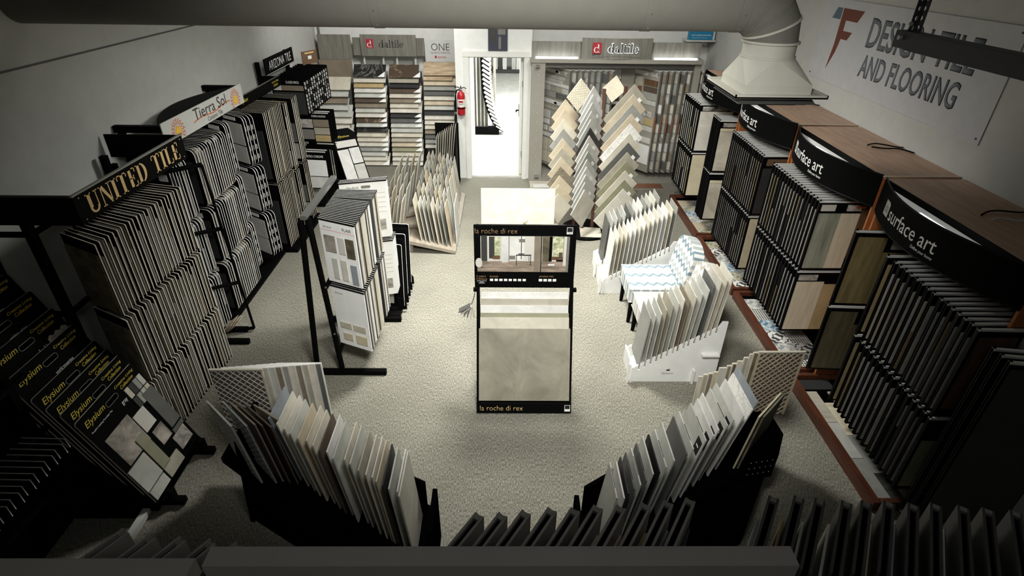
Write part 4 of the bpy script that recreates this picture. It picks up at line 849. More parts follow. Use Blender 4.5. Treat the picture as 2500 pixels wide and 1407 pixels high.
bx('shelf_arm', (X0-.01, 4.15, 1.0), (.04, .03, .03), 'black', lr, True); bx('shelf_arm', (X1+.01, 4.15, 1.0), (.04, .03, .03), 'black', lr, True)
LRC = ['rex_stone', 'cream', 'olive grey', 'white', 'greige', 'white']
LRZ = [(3.7, .12, .8), (3.79, .235, .78), (3.86, .335, .78), (3.92, .4, .775), (3.98, .5, .775), (4.03, .575, .77)]
for k, (yy, zz, wd) in enumerate(LRZ):
    slab('stone_slab', ('large olive grey stone slab at front of the la roche display' if k == 0 else f'{cw(LRC[k])} slab, {ORD[k-1]} behind the front slab of la roche display'), (xc-wd/2, yy, zz), (1, 0, 0), (0, .42, .9), wd, (.648, .598, .516, .494, .438, .406)[k], .012, LRC[k], 'la roche slabs', 'slab')
ch = thing('chip_chain', 'fan of small tile chips on a chain at left of la roche display', 'tile chips', T(X0-.05, 4.12, .86))
for k in range(6): ob('chip', bmesh_box((.006, .07, .12), ['cream', 'light grey', 'taupe', 'grey', 'ivory', 'dark grey'][k]), T(0, 0, 0) @ RY(R(-10+14*k)) @ T(.0, .0, -.07), ch)
ob('chain', MB().tube([(0, 0, 0), (.02, 0, .06), (.035, 0, .13)], .004, 'steel', 6).mesh('chain'), I4, ch)
# low display behind it with the cream slab, white slab and dried grass
ld = thing('low_display', 'low grey display stand behind the la roche display', 'display stand', T(.2, 6.9, 0))
bx('plinth', (.2, 7.05, .17), (1.0, .4, .34), 'grey_wood', ld, True); bx('ledge', (.2, 6.86, .352), (1.04, .1, .02), 'grey_wood', ld, True)
slab('stone_slab', 'wide cream slab standing upright behind the la roche header', (-.315, 6.88, .365), (1, 0, 0), (0, .12, 1), .98, .49, .012, 'cream', None, 'slab')
tag(ob('sample_tray', MB().box((0, 0, 0), (.3, .1, .04), 'white').box((0, 0, .022), (.28, .08, .004), 'ivory').mesh('tray')), 'white tray lying on the low display at right of cream slab', 'tray').matrix_basis = T(.66, 6.74, .38)
WM['sample_tray'] = I4
bx('ledge_front', (.3, 6.72, .345), (1.0, .2, .03), 'grey_wood', ld, True)
gr = thing('dried_grass', 'thin dried grass stalks rising behind the la roche header', 'plant', T(.25, 6.62, .37))
ob('pot', MB().tube([(0, 0, 0), (0, 0, .06)], [.04, .045], 'dark_grey', 12).mesh('pot'), I4, gr)
for k in range(14):
    a = random.uniform(0, 6.28); l = random.uniform(.08, .16); ob('blade', MB().tube([(0, 0, .05), (.1*l*math.cos(a), .1*l*math.sin(a), .05+l*.6), (.6*l*math.cos(a), .5*l*math.sin(a), .05+l)], [.003, .002, .0007], 'leaf', 5).mesh('blade'), I4, gr)
tag(bx('slab_plinth', (.68, 9.2, .03), (.5, .3, .05), 'plank_grey'), 'low grey wood-look plank plinth before the daltile wing cabinet', 'plinth'); tag(bx('stone_slab', (.7, 9.1, .062), (.42, .16, .012), 'white'), 'white slab lying flat on the plank plinth by the doorway', 'slab')

# ---- FLAIR wing rack (free standing A-frame)
fw = thing('wing_rack', 'freestanding black A-frame wing rack with FLAIR boards', 'display rack', T(-1.6, 4.6, 0))
for yy in (4.2, 5.1):
    bx('foot', (-1.53, yy, .025), (.78, .05, .05), 'black', fw, True)
    for p0, p1 in (((-1.8, yy, .05), (-1.67, yy, 1.64)), ((-1.56, yy, .05), (-1.61, yy, 1.64))): ob('post', MB().tube([p0, p1], .027, 'black', 4).mesh('post'), I4, fw, True)
    for zz in (.5, 1.0): ob('bolt', MB().tube([(-1.56, yy-.03, zz), (-1.56, yy-.036, zz)], .01, 'chrome', 8).mesh('bolt'), I4, fw, True)
bx('top_bar', (-1.64, 4.65, 1.655), (.05, .95, .035), 'steel', fw, True); bx('mid_bar', (-1.57, 4.65, .98), (.03, .9, .03), 'black', fw, True); bx('low_bar', (-1.56, 4.65, .26), (.03, .9, .03), 'black', fw, True)
def chan(l):
    k = ('chan', l)
    if k not in CACHE: CACHE[k] = MB().box((0, 0, 0), (l, .02, .016), 'channel_black').box((0, -.004, .0085), (l, .004, .002), 'silver').mesh('channel')  # thin silver strip imitates the sheen along the black channel
    return CACHE[k]
FC = ['paper', 'white', 'cream', 'ivory', 'brown', 'charcoal', 'taupe', 'cream', 'jet black', 'white', 'cream', 'jet black', 'ivory', 'white']
for tier, (z0, z1) in enumerate(((1.0, 1.6), (.31, .95))):
    for i in range(22):
        yy = 4.24+.03*i; an = R(-24+.7*i+(8 if i > 14 else 0)); h = z1-z0; c = FC[(i*5+tier*3) % len(FC)] if i else 'paper'
        wv = ob('wing_panel', board(.36, h, .012, 0, c, c), T(-1.56, yy+.06, z0) @ RZ(an), fw, True)
        ob('top_channel', chan(.37), T(.18, 0, h), wv)
        if i in (0,):
            tl = [(.25, .64, .32, .26, 'photo_room'), (.58, .64, .18, .26, 'photo_light'), (.82, .62, .24, .3, 'rust_slate'), (.3, .24, .16, .34, 'light grey'), (.56, .24, .18, .34, 'ivory'), (.84, .2, .18, .32, 'blue grey')] if tier == 0 else [(.3, .36, .36, .1, 'cream'), (.72, .36, .4, .1, 'cream'), (.32, .16, .3, .12, 'sandy'), (.74, .16, .36, .15, 'sandy')]
            for (a, b, ww, hh, mt) in tl: ob('tile', bmesh_box((ww*.34, .008, hh*h), mt), T(a*.36, -.01, b*h), wv)
            if tier == 0: ob('lettering', txt('FLAIR', .09, .028, 'black_ink'), T(.28, -.0065, h*.9) @ RX(R(90)), wv); ob('print_band', bmesh_box((.35, .001, .004), 'pink_ink'), T(.18, -.0065, h*.85), wv)
            ob('lettering', txt('tile-dont', .09, .02, 'grey_ink'), T(.08, -.0065, h*.9) @ RX(R(90)), wv)
    for i in range(3 if tier == 0 else 6):
        wv = ob('wing_panel', board(.44, z1-z0, .012, 0, 'paper', 'paper'), T(-1.58, 5.04+.035*i, z0+.02) @ RZ(R(16)), fw, True); ob('top_channel', chan(.45), T(.22, 0, z1-z0), wv)
        if i == 0:
            ob('photo', bmesh_box((.12, .002, .12), 'photo_scene'), T(.34, -.007, .14), wv); ob('photo', bmesh_box((.16, .002, .14), 'photo_light'), T(.24, -.007, .42), wv)
            ob('lettering', txt('tile-dont', .12, .026, 'black_ink'), T(.12, -.0065, .55) @ RX(R(90)), wv); ob('grip_slot', MB().prism([(x+.2, y+.535) for x, y in rrect(.09, .028, .013, 4)], .0062, .008, 'photo_grey', RX(R(90))).mesh('grip'), I4, wv)
            for k in range(5): ob('print_line', bmesh_box((.1, .001, .008), 'photo_light'), T(.37, -.0065, .48-.05*k), wv)
# black low board rack behind it
kb = thing('board_rack', 'low black board rack with grey panels behind the FLAIR rack', 'display rack', T(-1.3, 5.55, 0))
bx('base', (-1.3, 5.5, .02), (.28, .7, .04), 'black', kb, True)
for i in range(5): 
    wv = ob('wing_panel', board(.36, .74, .014, .02, 'black', 'black' if i % 2 else 'paper'), T(-1.48, 5.3+.13*i, .08) @ RZ(R(-6)) @ RX(R(-8)), kb, True)
    for q in range(3): ob('tile', bmesh_box((.11, .008, .15), ['grey', 'dark grey', 'grey'][q]), T(.19, -.011, .12+.22*q), wv)
    ob('stop', MB().prism([(0, 0), (.1, 0), (.1, .08), (.06, .16), (.0, .16)], -.012, .012, 'black', RX(R(90))).mesh('stop'), T(-1.2, 5.27+.14*i, .04) @ RZ(R(10)), kb, True)

# ---- low wooden A-rack with two slopes of tiles
ar = thing('wooden_tile_rack', 'low wooden ridge-shaped rack holding rows of upright tiles', 'tile rack', T(-1.28, 7.5, 0))
Y0, Y1 = 6.68, 8.75
for (x1, z1, nm) in ((-.66, .05, 'slope_board'), (-1.92, .03, 'slope_board')):
    s = 1 if x1 > -1.28 else -1
    vs = [(-1.28, Y0, .2), (x1, Y0, z1), (x1, Y0, z1-.045), (-1.28, Y0, .15)]; vs += [(x, Y1, z) for x, _, z in vs]
    ob(nm, MB().add(vs, [(0, 1, 2, 3), (7, 6, 5, 4), (0, 4, 5, 1), (1, 5, 6, 2), (2, 6, 7, 3), (3, 7, 4, 0)], 'rack_wood').mesh(nm), I4, ar, True)
for yy in (6.78, 7.7, 8.6): bx('leg', (-1.28, yy, .075), (.07, .07, .15), 'rack_wood', ar, True)
for yy in (7.06, 7.5, 7.95): ob('strap', MB().tube([(-1.62, yy-.02, .13), (-1.28, yy, .215), (-1.16, yy-.01, .19)], .009, 'walnut', 6).mesh('strap'), I4, ar, True)
ARC = ['cream', 'ivory', 'light grey', 'greige', 'ivory', 'cream', 'grey', 'beige']
for rw in range(5):
    for i in range(8):
        xb = -1.12+.057*i; zb = .2-(xb+1.28)*.245+.01
        h = .57+random.uniform(-.03, .02)+(.02*rw)
        m_ = ARC[(i+rw*3) % 8]
        slab('tile_sample', f'{m_} tile, {ORD[i]} from the ridge in {ORD[rw]} row, right slope of wooden rack', (xb, 6.75+.4*rw+.02*(i % 2), zb), (.0, 1, 0), (-.075+.01*random.random(), 0, .57), .29, h, .009, m_, 'wooden rack right slope tiles')
    for i in range(4):
        xb = -1.44-.1*i; zb = .2+(xb+1.28)*.245+.012; m_ = ARC[(i*3+rw) % 8]
        slab('tile_sample', f'{m_} tile, {ORD[i]} from the ridge in {ORD[rw]} row, left slope of wooden rack', (xb, 6.75+.4*rw, zb), (.0, 1, 0), (.11, 0, .57), .29, .56+.02*rw, .009, m_, 'wooden rack left slope tiles')
slab('tile_sample', 'bright white end tile leaning out at right of wooden rack', (-.655, 6.86, .06), (0, 1, 0), (-.02, 0, .57), .5, .56, .008, 'white', None)

# ---- tall black tile rack beside the fire extinguisher
bk = thing('black_tile_rack', 'tall narrow black tile rack against the wall below extinguisher', 'tile rack', T(-1.0, 9.4, 0))
bx('base', (-1.0, 9.3, .03), (.42, .4, .06), 'black', bk, True); ob('side', MB().prism([(9.12, 0), (9.58, 0), (9.58, 1.15), (9.46, 1.15), (9.12, .35)], -.012, .012, 'black', T(-.836, 0, 0) @ Matrix(((0, 0, 1, 0), (1, 0, 0, 0), (0, 1, 0, 0), (0, 0, 0, 1)))).mesh('side'), I4, bk, True)
bx('back', (-1.0, 9.56, .5), (.4, .02, 1.0), 'black', bk, True); ob('tray', MB().prism([(-1.2, .3), (-.85, .42), (-.85, .46), (-1.2, .34)], -.15, .15, 'black', T(0, 9.36, 0) @ RX(R(90))).mesh('tray'), I4, bk, True)
for i in range(9):
    x = -1.18+.036*i; slab('tile_sample', f'{["cream","light grey","greige"][i%3]} tile, {ORD[i]} from the left in narrow black rack under extinguisher', (x, 9.24, .37+.014*i), (0, 1, 0), (.035+.004*i, 0, .58), .3, .46+.012*i, .009, ['cream', 'light grey', 'greige'][i % 3], 'black rack tiles')

# ---- white slotted racks
def white_rack(label, slots, tops, y0, rows, cols, print_logo, shade):
    # slots: (x, z) bottoms, tops: (x, z); tiles stand perpendicular to the toothed boards
    wr = thing('white_tile_rack', label, 'tile rack', T(slots[0][0]+.35, y0+.2, 0))
    xa, xb = slots[0][0]-.07, slots[-1][0]+.09
    def zline(x): return slots[0][1]+.05+(x-slots[0][0])*(slots[-1][1]-slots[0][1])/(slots[-1][0]-slots[0][0])
    def toothed(y, nm):
        p = [(xa, 0), (xb, 0), (xb, zline(slots[-1][0])+.07), (xb-.05, zline(slots[-1][0])+.07)]
        for (x, z) in slots[::-1]:
            zz = zline(x)
            p += [(x+.013, zz+.012), (x+.009, zz+.002), (x+.008, zz-.06), (x-.008, zz-.06), (x-.009, zz-.002), (x-.013, zz)]
        p += [(xa, zline(xa))]
        ob(nm, MB().prism(p, -.008, .008, 'paper', T(0, y, 0) @ RX(R(90))).mesh(nm), I4, wr, True)
    for rr_ in range(rows):
        yy = y0+.42*rr_
        toothed(yy-.012, 'toothed_board'); toothed(yy+.3, 'toothed_board')
        zt = slots[0][1]-.03
        ob('slope_shelf', MB().prism([(xa+.02, max(.02, zline(xa)-.12)), (xb-.06, zline(xb)-.19), (xb-.06, zline(xb)-.175), (xa+.02, max(.03, zline(xa)-.105))], -.14, .14, 'paper', T(0, yy+.145, 0) @ RX(R(90))).mesh('shelf'), I4, wr, True)
        bx('end_panel', (xa+.008, yy+.145, .09), (.014, .36, .18), 'paper', wr, True)
        bx('end_panel', (xb-.03, yy+.145, .24), (.014, .3, .48), 'paper', wr, True)
        ob('tab', MB().prism([(0, 0), (.04, 0), (.04, .2), (.02, .24), (0, .22)], -.008, .008, 'paper', T(xa-.025, yy-.04, 0) @ RX(R(90)) @ RY(R(90))).mesh('tab'), I4, wr, True)
        bx('tab', (xb-.22, yy-.035, .08), (.016, .045, .16), 'paper', wr, True); bx('tab', (xb-.1, yy-.04, .34), (.16, .05, .016), 'paper', wr, True)
        for k, ((x, z), (x2, z2)) in enumerate(zip(slots, tops)):
            if rr_ and k > len(slots)-3: continue
            c = cols[rr_][k % len(cols[rr_])]
            lab = f"{cw(c)} tile, {ORD[k]} from the left in {shade[rr_]}"
            slab('tile_sample', lab, (x, yy, z), (0, 1, 0), (x2-x, 0, z2-z), .3, math.hypot(x2-x, z2-z), .009, c, shade[rr_])
    if print_logo:
        e = ob('logo_plate', MB().prism([(-.015, 0), (.015, 0), (.02, .012), (.005, .01), (.012, .03), (-.004, .014), (-.02, .014)], 0, .001, 'black_ink').mesh('logo'), FM((1.56, y0-.0215, .135), (1, 0, 0), (0, 0, 1)), wr, True)
        ob('lettering', txt('Elysium', .11, .028, 'grey_ink', .3), FM((1.56, y0-.0205, .1), (1, 0, 0), (0, 0, 1)), wr, True)
    return wr
WF = [(1.32, 0.72), (1.36, 0.75), (1.41, 0.77), (1.45, 0.81), (1.5, 0.86), (1.55, 0.88), (1.59, 0.92), (1.64, 0.91), (1.69, 0.95), (1.74, 0.98), (1.79, 1.02), (1.83, 1.07), (1.88, 1.11), (1.93, 1.12), (1.97, 1.15)]
WS = [(1.28, 0.15), (1.33, 0.18), (1.38, 0.22), (1.43, 0.25), (1.47, 0.28), (1.52, 0.3), (1.57, 0.33), (1.61, 0.37), (1.66, 0.39), (1.7, 0.43), (1.75, 0.46), (1.8, 0.48), (1.84, 0.52), (1.88, 0.54), (1.93, 0.58)]
WFC = ['grey', 'light grey', 'light grey', 'greige', 'greige', 'light grey', 'ivory', 'taupe', 'cream', 'light grey', 'light grey', 'dark grey', 'ivory', 'cream', 'ivory']
white_rack('white slotted rack lettered Elysium in front of the beige chair', WS, WF, 4.12, 1, [WFC], True, ['the white Elysium rack'])
n = 15; bs_ = [(1.23+.67*i/14, .17+.41*i/14) for i in range(n)]; bt = [(1.26+.66*i/14, .73+.38*i/14) for i in range(n)]
white_rack('white slotted rack with two tile rows behind the blue chair', bs_, bt, 5.72, 2, [['marble', 'ivory', 'cream', 'ivory', 'white', 'white', 'ivory', 'white', 'cream', 'white', 'ivory', 'white', 'white', 'cream', 'grey'], ['dark grey', 'light grey', 'light grey', 'grey', 'light grey', 'dark grey', 'grey', 'white', 'white', 'grey', 'light grey', 'ivory', 'grey']], False, ['front row of the rack behind blue chair', 'back row of the rack behind blue chair'])

# ---- two slipper chairs
def soft(poly, d0, d1, mat, bev, m=I4):
    me = MB().prism(poly, d0, d1, mat).mesh('soft'); bm = bmesh.new(); bm.from_mesh(me)
    bmesh.ops.recalc_face_normals(bm, faces=bm.faces[:])
    bmesh.ops.bevel(bm, geom=[e for e in bm.edges if e.calc_face_angle(0) > .6], offset=bev, segments=4, profile=.5, affect='EDGES', clamp_overlap=True)
    bm.to_mesh(me); bm.free()
    for p in me.polygons: p.use_smooth = True
    me.transform(m); return me
def chair(label, x, y, mats):
    c = thing('slipper_chair', label, 'chair', T(x, y, 0))
    W = .56
    ob('seat', soft([(-.32, -W/2), (.3, -W/2), (.3, W/2), (-.32, W/2)], .3, .46, mats[0], .05), I4, c)
    n = 10; arch = [(-W/2, 0), (W/2, 0), (W/2, .36)]+[(W/2*math.cos(math.pi*k/n), .36+.14*math.sin(math.pi*k/n)) for k in range(1, n)]+[(-W/2, .36)]
    # arched back: polygon in YZ, thickness along X, tilted backwards
    m = Matrix(((0, 0, 1, 0), (1, 0, 0, 0), (0, 1, 0, 0), (0, 0, 0, 1)))
    ob('backrest', soft(arch, -.055, .055, mats[1], .035, m), T(.27, 0, .42) @ RY(R(12)), c)
    for lx, ly in ((-.27, -.22), (-.27, .22), (.26, -.22), (.26, .22)):
        ob('leg', MB().tube([(lx, ly, .32), (lx+(.02 if lx > 0 else -.01), ly, 0)], [.03, .02], 'black', 4).mesh('leg'), I4, c)
    return c
chair('slipper chair in blue and white zigzag fabric between the white racks', 1.66, 5.32, ('chevron_blue_seat', 'chevron_blue_back'))
chair('slipper chair in beige and white zigzag fabric behind the Elysium rack', 1.68, 4.72, ('chevron_beige_seat', 'chevron_beige_back'))

# ---- diamond tile towers
def diamond(a, b, t, mat):
    k = ('dia', a, b, t, mat)
    if k not in CACHE:
        q = math.sqrt(.5); CACHE[k] = MB().prism([(0, 0), (-b*q, -b*q), (-b*q+a*q, -b*q-a*q), (a*q, -a*q)], 0, t, mat).mesh('diamond')
    return CACHE[k]
ta = thing('tile_tower', 'wooden pin tower on round black base with two columns of diamond tiles', 'tile tower', T(1.18, 7.45, 0))
tb = thing('tile_tower', 'second wooden pin tower carrying larger diagonal tiles, right of the first', 'tile tower', T(1.72, 7.85, 0))
lathe('round_base', [(0, 0), (.34, 0), (.35, .02), (.34, .045), (0, .045)], 'black', ta, I4, 32); lathe('round_base', [(0, 0), (.3, 0), (.3, .03), (0, .03)], 'black', tb, I4, 32)
for px, py in ((-.05, -.02), (.1, .02), (-.16, .1)): bx('post', (px, py, 1.02), (.04, .04, 1.98), 'tower_wood', ta)
for px, py in ((-.1, -.05), (.1, .0)): bx('post', (px, py, 1.0), (.05, .05, 1.96), 'tower_wood', tb)
for k in range(13):
    bx('peg', (-.05, -.1, .3+.13*k), (.02, .14, .02), 'tower_wood', tb)
CC = ['white', 'white', 'light grey', 'light grey', 'light grey', 'charcoal', 'ivory', 'light grey', 'grey', 'light grey', 'white', 'light grey', 'light grey', 'ivory']
LC = ['sandy', 'beige', 'beige', 'cream', 'grey', 'beige', 'greige', 'beige', 'grille_wood', 'beige', 'beige', 'cream']
RC = ['greige', 'beige', 'grey', 'beige', 'marble', 'cream', 'dark grey', 'greige', 'olive grey', 'cream', 'olive grey', 'ivory']
CW.update({'grille_wood': 'woven brown', 'sandy': 'sand mosaic'})
def tcol(o, du, n, p0, p1, cols, a, b, uu, lab, grp, stick):
    for k in range(n):
        s = k/max(1, n-1); p = V(p0)+(V(p1)-V(p0))*s
        m = FM(p, uu, (0, .0, 1))
        e = tag(ob('diamond_tile', diamond(a, b, .009, cols[k]), m), (f'{cw(cols[k])} {lab}, {ORD[k]} from the top' if n > 1 else lab), 'tile', grp)
        if stick and k % 2: ob('sticker', MB().prism([(-.015, -.03), (-.045, -.06), (.0, -.105), (.03, -.075)], .009, .0098, 'white_ink').mesh('sticker'), T(a*.35, -a*.05, 0), e)
        if cols[k] == 'sandy': ob('lattice', lattice('lat', b, a, 7, 'white', .002, .004), T(0, 0, .0092) @ RZ(R(-135)), e)
    return
tcol(None, 0, 14, (1.11, 7.3, 2.08), (1.06, 7.04, .8), CC, .39, .39, (.68, .73, 0), 'diamond tile in the middle column of the tile towers', 'middle tower column tiles', 1)
tcol(None, 0, 1, (.95, 7.36, 2.16), (.95, 7.3, 2.16), LC, .27, .3, (.85, .53, 0), 'sand lattice mosaic tile crowning the left column of the tile towers', 'left tower column tiles', 0)
tcol(None, 0, 11, (.78, 7.46, 1.88), (.73, 7.2, .68), LC[1:], .34, .3, (.85, .53, 0), 'diamond tile in the left column of the tile towers', 'left tower column tiles', 0)
tcol(None, 0, 12, (1.69, 7.6, 2.05), (1.64, 7.3, .72), RC, .3, .6, (.94, .34, 0), 'long diagonal tile on the right tile tower', 'right tower tiles', 1)
e = tag(ob('diamond_tile', diamond(.24, .26, .009, 'sandy'), FM((1.5, 7.9, 2.1), (.75, -.6, 0), (0, .1, 1))), 'sand coloured brick mosaic sheet high between the two tile towers', 'tile')
ob('grout_lines', MB().box((0, 0, 0), (.001, .001, .001), 'white').mesh('g') if False else lattice('lat', .26, .24, 7, 'white', .002, .004), T(0, 0, .0092) @ RZ(R(-135)), e)
tag(ob('tile_sample', MB().prism([(-.16, -.16), (.14, -.18), (.16, .12), (-.14, .16)], 0, .01, 'cream').mesh('t'), T(1.24, 7.3, .05)), 'cream tile lying flat on the round black tower base', 'tile')

# ---- daltile wing cabinet on the back wall
dc = thing('wing_display_cabinet', 'grey daltile wing cabinet with lit header on the back wall', 'cabinet', T(1.8, 9.9, 0))
bx('side_column', (.53, 9.56, 1.0), (.22, .14, 2.0), 'brown_grey_metal', dc, True); bx('side_column', (3.12, 9.6, 1.0), (.1, .14, 2.0), 'brown_grey_metal', dc, True)
bx('back_panel', (1.8, 10.4, 1.0), (2.7, .03, 2.0), 'brown_grey_metal', dc, True); bx('middle_post', (2.08, 9.95, 1.0), (.22, .06, 2.0), 'brown_grey_metal', dc, True)
bx('canopy', (1.79, 9.72, 2.02), (2.78, .5, .06), 'brown_grey_metal', dc, True); bx('wing_rail', (1.8, 9.62, 1.93), (2.5, .06, .06), 'steel', dc, True); bx('base_plate', (1.8, 9.9, .02), (2.7, .9, .04), 'brown_grey_metal', dc, True)
for k in range(12): ob('rivet', MB().tube([(.53, 9.488, .15+.15*k), (.53, 9.483, .15+.15*k)], .006, 'silver', 6).mesh('rivet'), I4, dc, True)
for x0, x1 in ((.42, 1.22), (2.33, 3.14)):
    bx('header_board', ((x0+x1)/2, 9.62, 2.17), (x1-x0, .02, .24), 'sign_wood', dc, True); bx('lamp_tube', ((x0+x1)/2, 9.54, 2.062), (x1-x0-.12, .03, .018), 'lamp_tube', dc, True)
n = 12; mb = MB(); vs = []
for k in range(n+1):
    t = -1+2*k/n; x = 1.77+.56*t; y = 9.46+.06*t*t; z1 = 2.36-.02*(1-t*t)*0
    vs += [(x, y, 2.05), (x, y, 2.36), (x, y+.015, 2.36), (x, y+.015, 2.05)]
mb.add(vs, [(4*k+j, 4*k+(j+1) % 4, 4*(k+1)+(j+1) % 4, 4*(k+1)+j) for k in range(n) for j in range(4)], 'sign_wood'); ob('sign_board', mb.mesh('sign'), I4, dc, True)
def daltile(parent, m, h, ink, glow):
    e = ob('logo_block', MB().box((0, 0, 0), (h*1.0, h*1.2, .006), 'red_logo').mesh('logo_block'), m @ T(-h*2.35, 0, 0), parent, True)
    me, w_ = serif('d', h*.95, 'white_ink'); ob('logo_letter', me, T(0, -h*.5, .0035), e)
    if glow:
        me, w_ = serif('daltile', h, 'glow_white', 1.0); mg = me.copy()
        for v in mg.vertices: v.co.x *= 1.03; v.co.y = (v.co.y-h*.5)*1.07+h*.5
        ob('lettering', mg, m @ T(h*.75, -h*.5, -.001), parent, True)
    me, w_ = serif('daltile', h, ink); ob('lettering', me, m @ T(h*.75, -h*.5, .001), parent, True)
    ob('lettering', txt("IMAGINE WHAT'S POSSIBLE", h*5.2, h*.16, 'grey_ink'), m @ T(h*.1, -h*.85, 0), parent, True)
daltile(dc, FM((1.76, 9.452, 2.22), (1, 0, 0), (0, 0, 1)), .135, 'dark_grey', True)
def dwing(x, y, group):
    d = V((.4, -.57, 0)).normalized(); wd = .68
    wv = ob('wing_panel', MB().box((wd/2, 0, .86), (wd, .012, 1.72), 'brown_grey_metal').box((wd-.006, 0, .86), (.014, .03, 1.72), 'steel').box((wd/2, 0, 1.72), (wd, .03, .012), 'silver').mesh('dw') if 'dw' not in CACHE else CACHE['dw'], T(x, y, .14) @ RZ(math.atan2(d.y, d.x)), dc, True)
    CACHE['dw'] = wv.data; return wv, wd
def swatch(wv, wd, rows, vary):
    for (x0, x1, z0, z1, mt) in rows: ob('tile', bmesh_box(((x1-x0)*wd-.006, .008, (z1-z0)*1.7-.006), mt), T((x0+x1)/2*wd, -.011, (z0+z1)/2*1.7), wv)
FULL = [(.03, .6, .955, .99, 'white'), (.65, .95, .945, .99, 'photo_scene'), (.03, .78, .9, .935, 'light grey'), (.03, .72, .868, .9, 'light grey'), (.03, .95, .836, .868, 'white')]
FULL += [(.03+.23*k, .25+.23*k, .78, .832, ['light grey', 'grey', 'greige', 'light grey'][k]) for k in range(4)]+[(.03+.23*k, .25+.23*k, .72, .775, ['grey', 'grey', 'dark grey', 'dark grey'][k]) for k in range(4)]
FULL += [(.03, .95, .655, .695, 'white'), (.05, .9, .6, .625, 'greige'), (.03, .3, .5, .58, 'light grey'), (.35, .95, .53, .575, 'grey'), (.03, .28, .44, .49, 'white'), (.35, .6, .44, .52, 'greige'), (.62, .95, .44, .5, 'light grey')]+[(.05+.22*k, .2+.22*k, .37, .42, 'white') for k in range(4)]
FULL += [(.03, .95, .31, .35, 'white')]+[(.04+.23*k, .24+.23*k, .16, .29, ['cream', 'cream', 'oak_pale', 'tan'][k]) for k in range(4)]+[(.04+.23*k, .24+.23*k, .03, .155, ['cream', 'oak_pale', 'cream', 'greige'][k]) for k in range(4)]
FULL2 = [(.03, .6, .95, .99, 'white'), (.62, .95, .945, .99, 'photo_scene'), (.03, .45, .76, .93, 'plank_grey'), (.5, .95, .86, .92, 'walnut'), (.5, .95, .8, .855, 'brown'), (.5, .95, .73, .795, 'grey'), (.3, .95, .68, .725, 'light grey'), (.1, .9, .56, .62, 'photo_scene'), (.3, .6, .48, .55, 'cream'), (.62, .95, .48, .55, 'tan'), (.3, .95, .42, .47, 'light grey'), (.2, .95, .3, .36, 'photo_light'), (.2, .95, .08, .28, 'paper')]
def edge_sw(): return [(.72, .98, .03+.0965*k, .115+.0965*k, random.choice(['light grey', 'grey', 'cream', 'dark grey', 'white', 'greige', 'photo_scene', 'taupe'])) for k in range(10)]
for i in range(8):
    wv, wd = dwing(.68+.1*i, 10.12, 0); swatch(wv, wd, FULL if i == 0 else edge_sw(), 0)
    if i == 0: 
        for zz in (1.655, 1.145, .56): ob('grip_hole', MB().prism([(x, y) for x, y in rrect(.07, .035, .016, 4, '1100')], .0062, .0165, 'black_matt', RX(R(90))).mesh('grip'), T(.3, 0, zz-.02), wv)
for i in range(8):
    wv, wd = dwing(2.16+.1*i, 10.12, 1); swatch(wv, wd, FULL2 if i == 0 else edge_sw(), 0)
    if i < 5: ob('copper_handle', MB().tube([(wd+.004, -.004, .72), (wd+.004, -.004, 1.0)], .015, 'copper', 10).mesh('handle'), I4, wv)
pp = ob('poster', MB().box((0, 0, 0), (.34, .62, .012), 'photo_light').mesh('poster'), FM((1.86, 9.98, 1.55), (1, 0, 0), (0, 0, 1)), dc, True)
prints('print', pp, [(-.05, .18, .2, .2, 'white'), (.06, .0, .14, .22, 'photo_grey'), (.08, -.04, .06, .12, 'black_ink'), (-.1, -.15, .08, .2, 'photo_grey'), (.05, -.2, .16, .12, 'dark_grey')], .0066)
bx('side_bracket', (.52, 9.46, 1.94), (.06, .05, .04), 'steel', dc, True); bx('side_bracket', (.56, 9.46, .1), (.08, .05, .03), 'steel', dc, True)
fp = thing('floor_platform', 'low grey platform with pinkish board below right daltile wings', 'platform', T(2.5, 9.1, 0))
bx('deck', (2.45, 9.1, .03), (.9, .3, .06), 'grey_wood', fp, True); bx('inlay', (2.42, 9.13, .063), (.6, .2, .006), 'copper', fp, True)

# ---- daltile and quartz slab displays in the left alcove
def waterfall(name, label, x0, x1, rows, y0, z0, y1, z1, cols, grp, where, tri):
    root = thing(name, label, 'slab display', T((x0+x1)/2, y0+.3, 0))
    ob('back_frame', MB().prism([(y0+.1, 0), (y1+.35, 0), (y1+.35, z1+.05), (y1+.2, z1+.05)], -(x1-x0)/2+.02, (x1-x0)/2-.02, 'dark_grey', T((x0+x1)/2, 0, 0) @ Matrix(((0, 0, 1, 0), (1, 0, 0, 0), (0, 1, 0, 0), (0, 0, 0, 1)))).mesh('frame'), I4, root, True)
    bx('base', ((x0+x1)/2, y0+.3, .01), (x1-x0, .6, .02), 'dark_grey', root, True)
    for k in range(rows):
        s = k/(rows-1); yy = y0+(y1-y0)*s; zz = z0+(z1-z0)*s; c = cols[k % len(cols)]; top = k == rows-1
        e = slab('stone_slab', f'{cw(c)} slab, {ORD[rows-1-k]} from the top of {where}', (x0, yy, zz), (1, 0, 0), (0, .62, .5 if not top else .6), x1-x0-random.choice((0, .04, 0, .06)), .27, .014, c, grp, 'slab')
        if tri and (k % 5 not in (1, 2)): ob('corner_label', MB().prism([(x1-x0-.14, .005), (x1-x0-.01, .005), (x1-x0-.01, .12)], .0075, .0085, 'white_ink', Matrix(((0, 0, -1, 0), (1, 0, 0, 0), (0, 1, 0, 0), (0, 0, 0, 1))) if False else Matrix(((0, 0, 1, 0), (1, 0, 0, 0), (0, 1, 0, 0), (0, 0, 0, 1)))).mesh('corner'), I4, e)
    return root
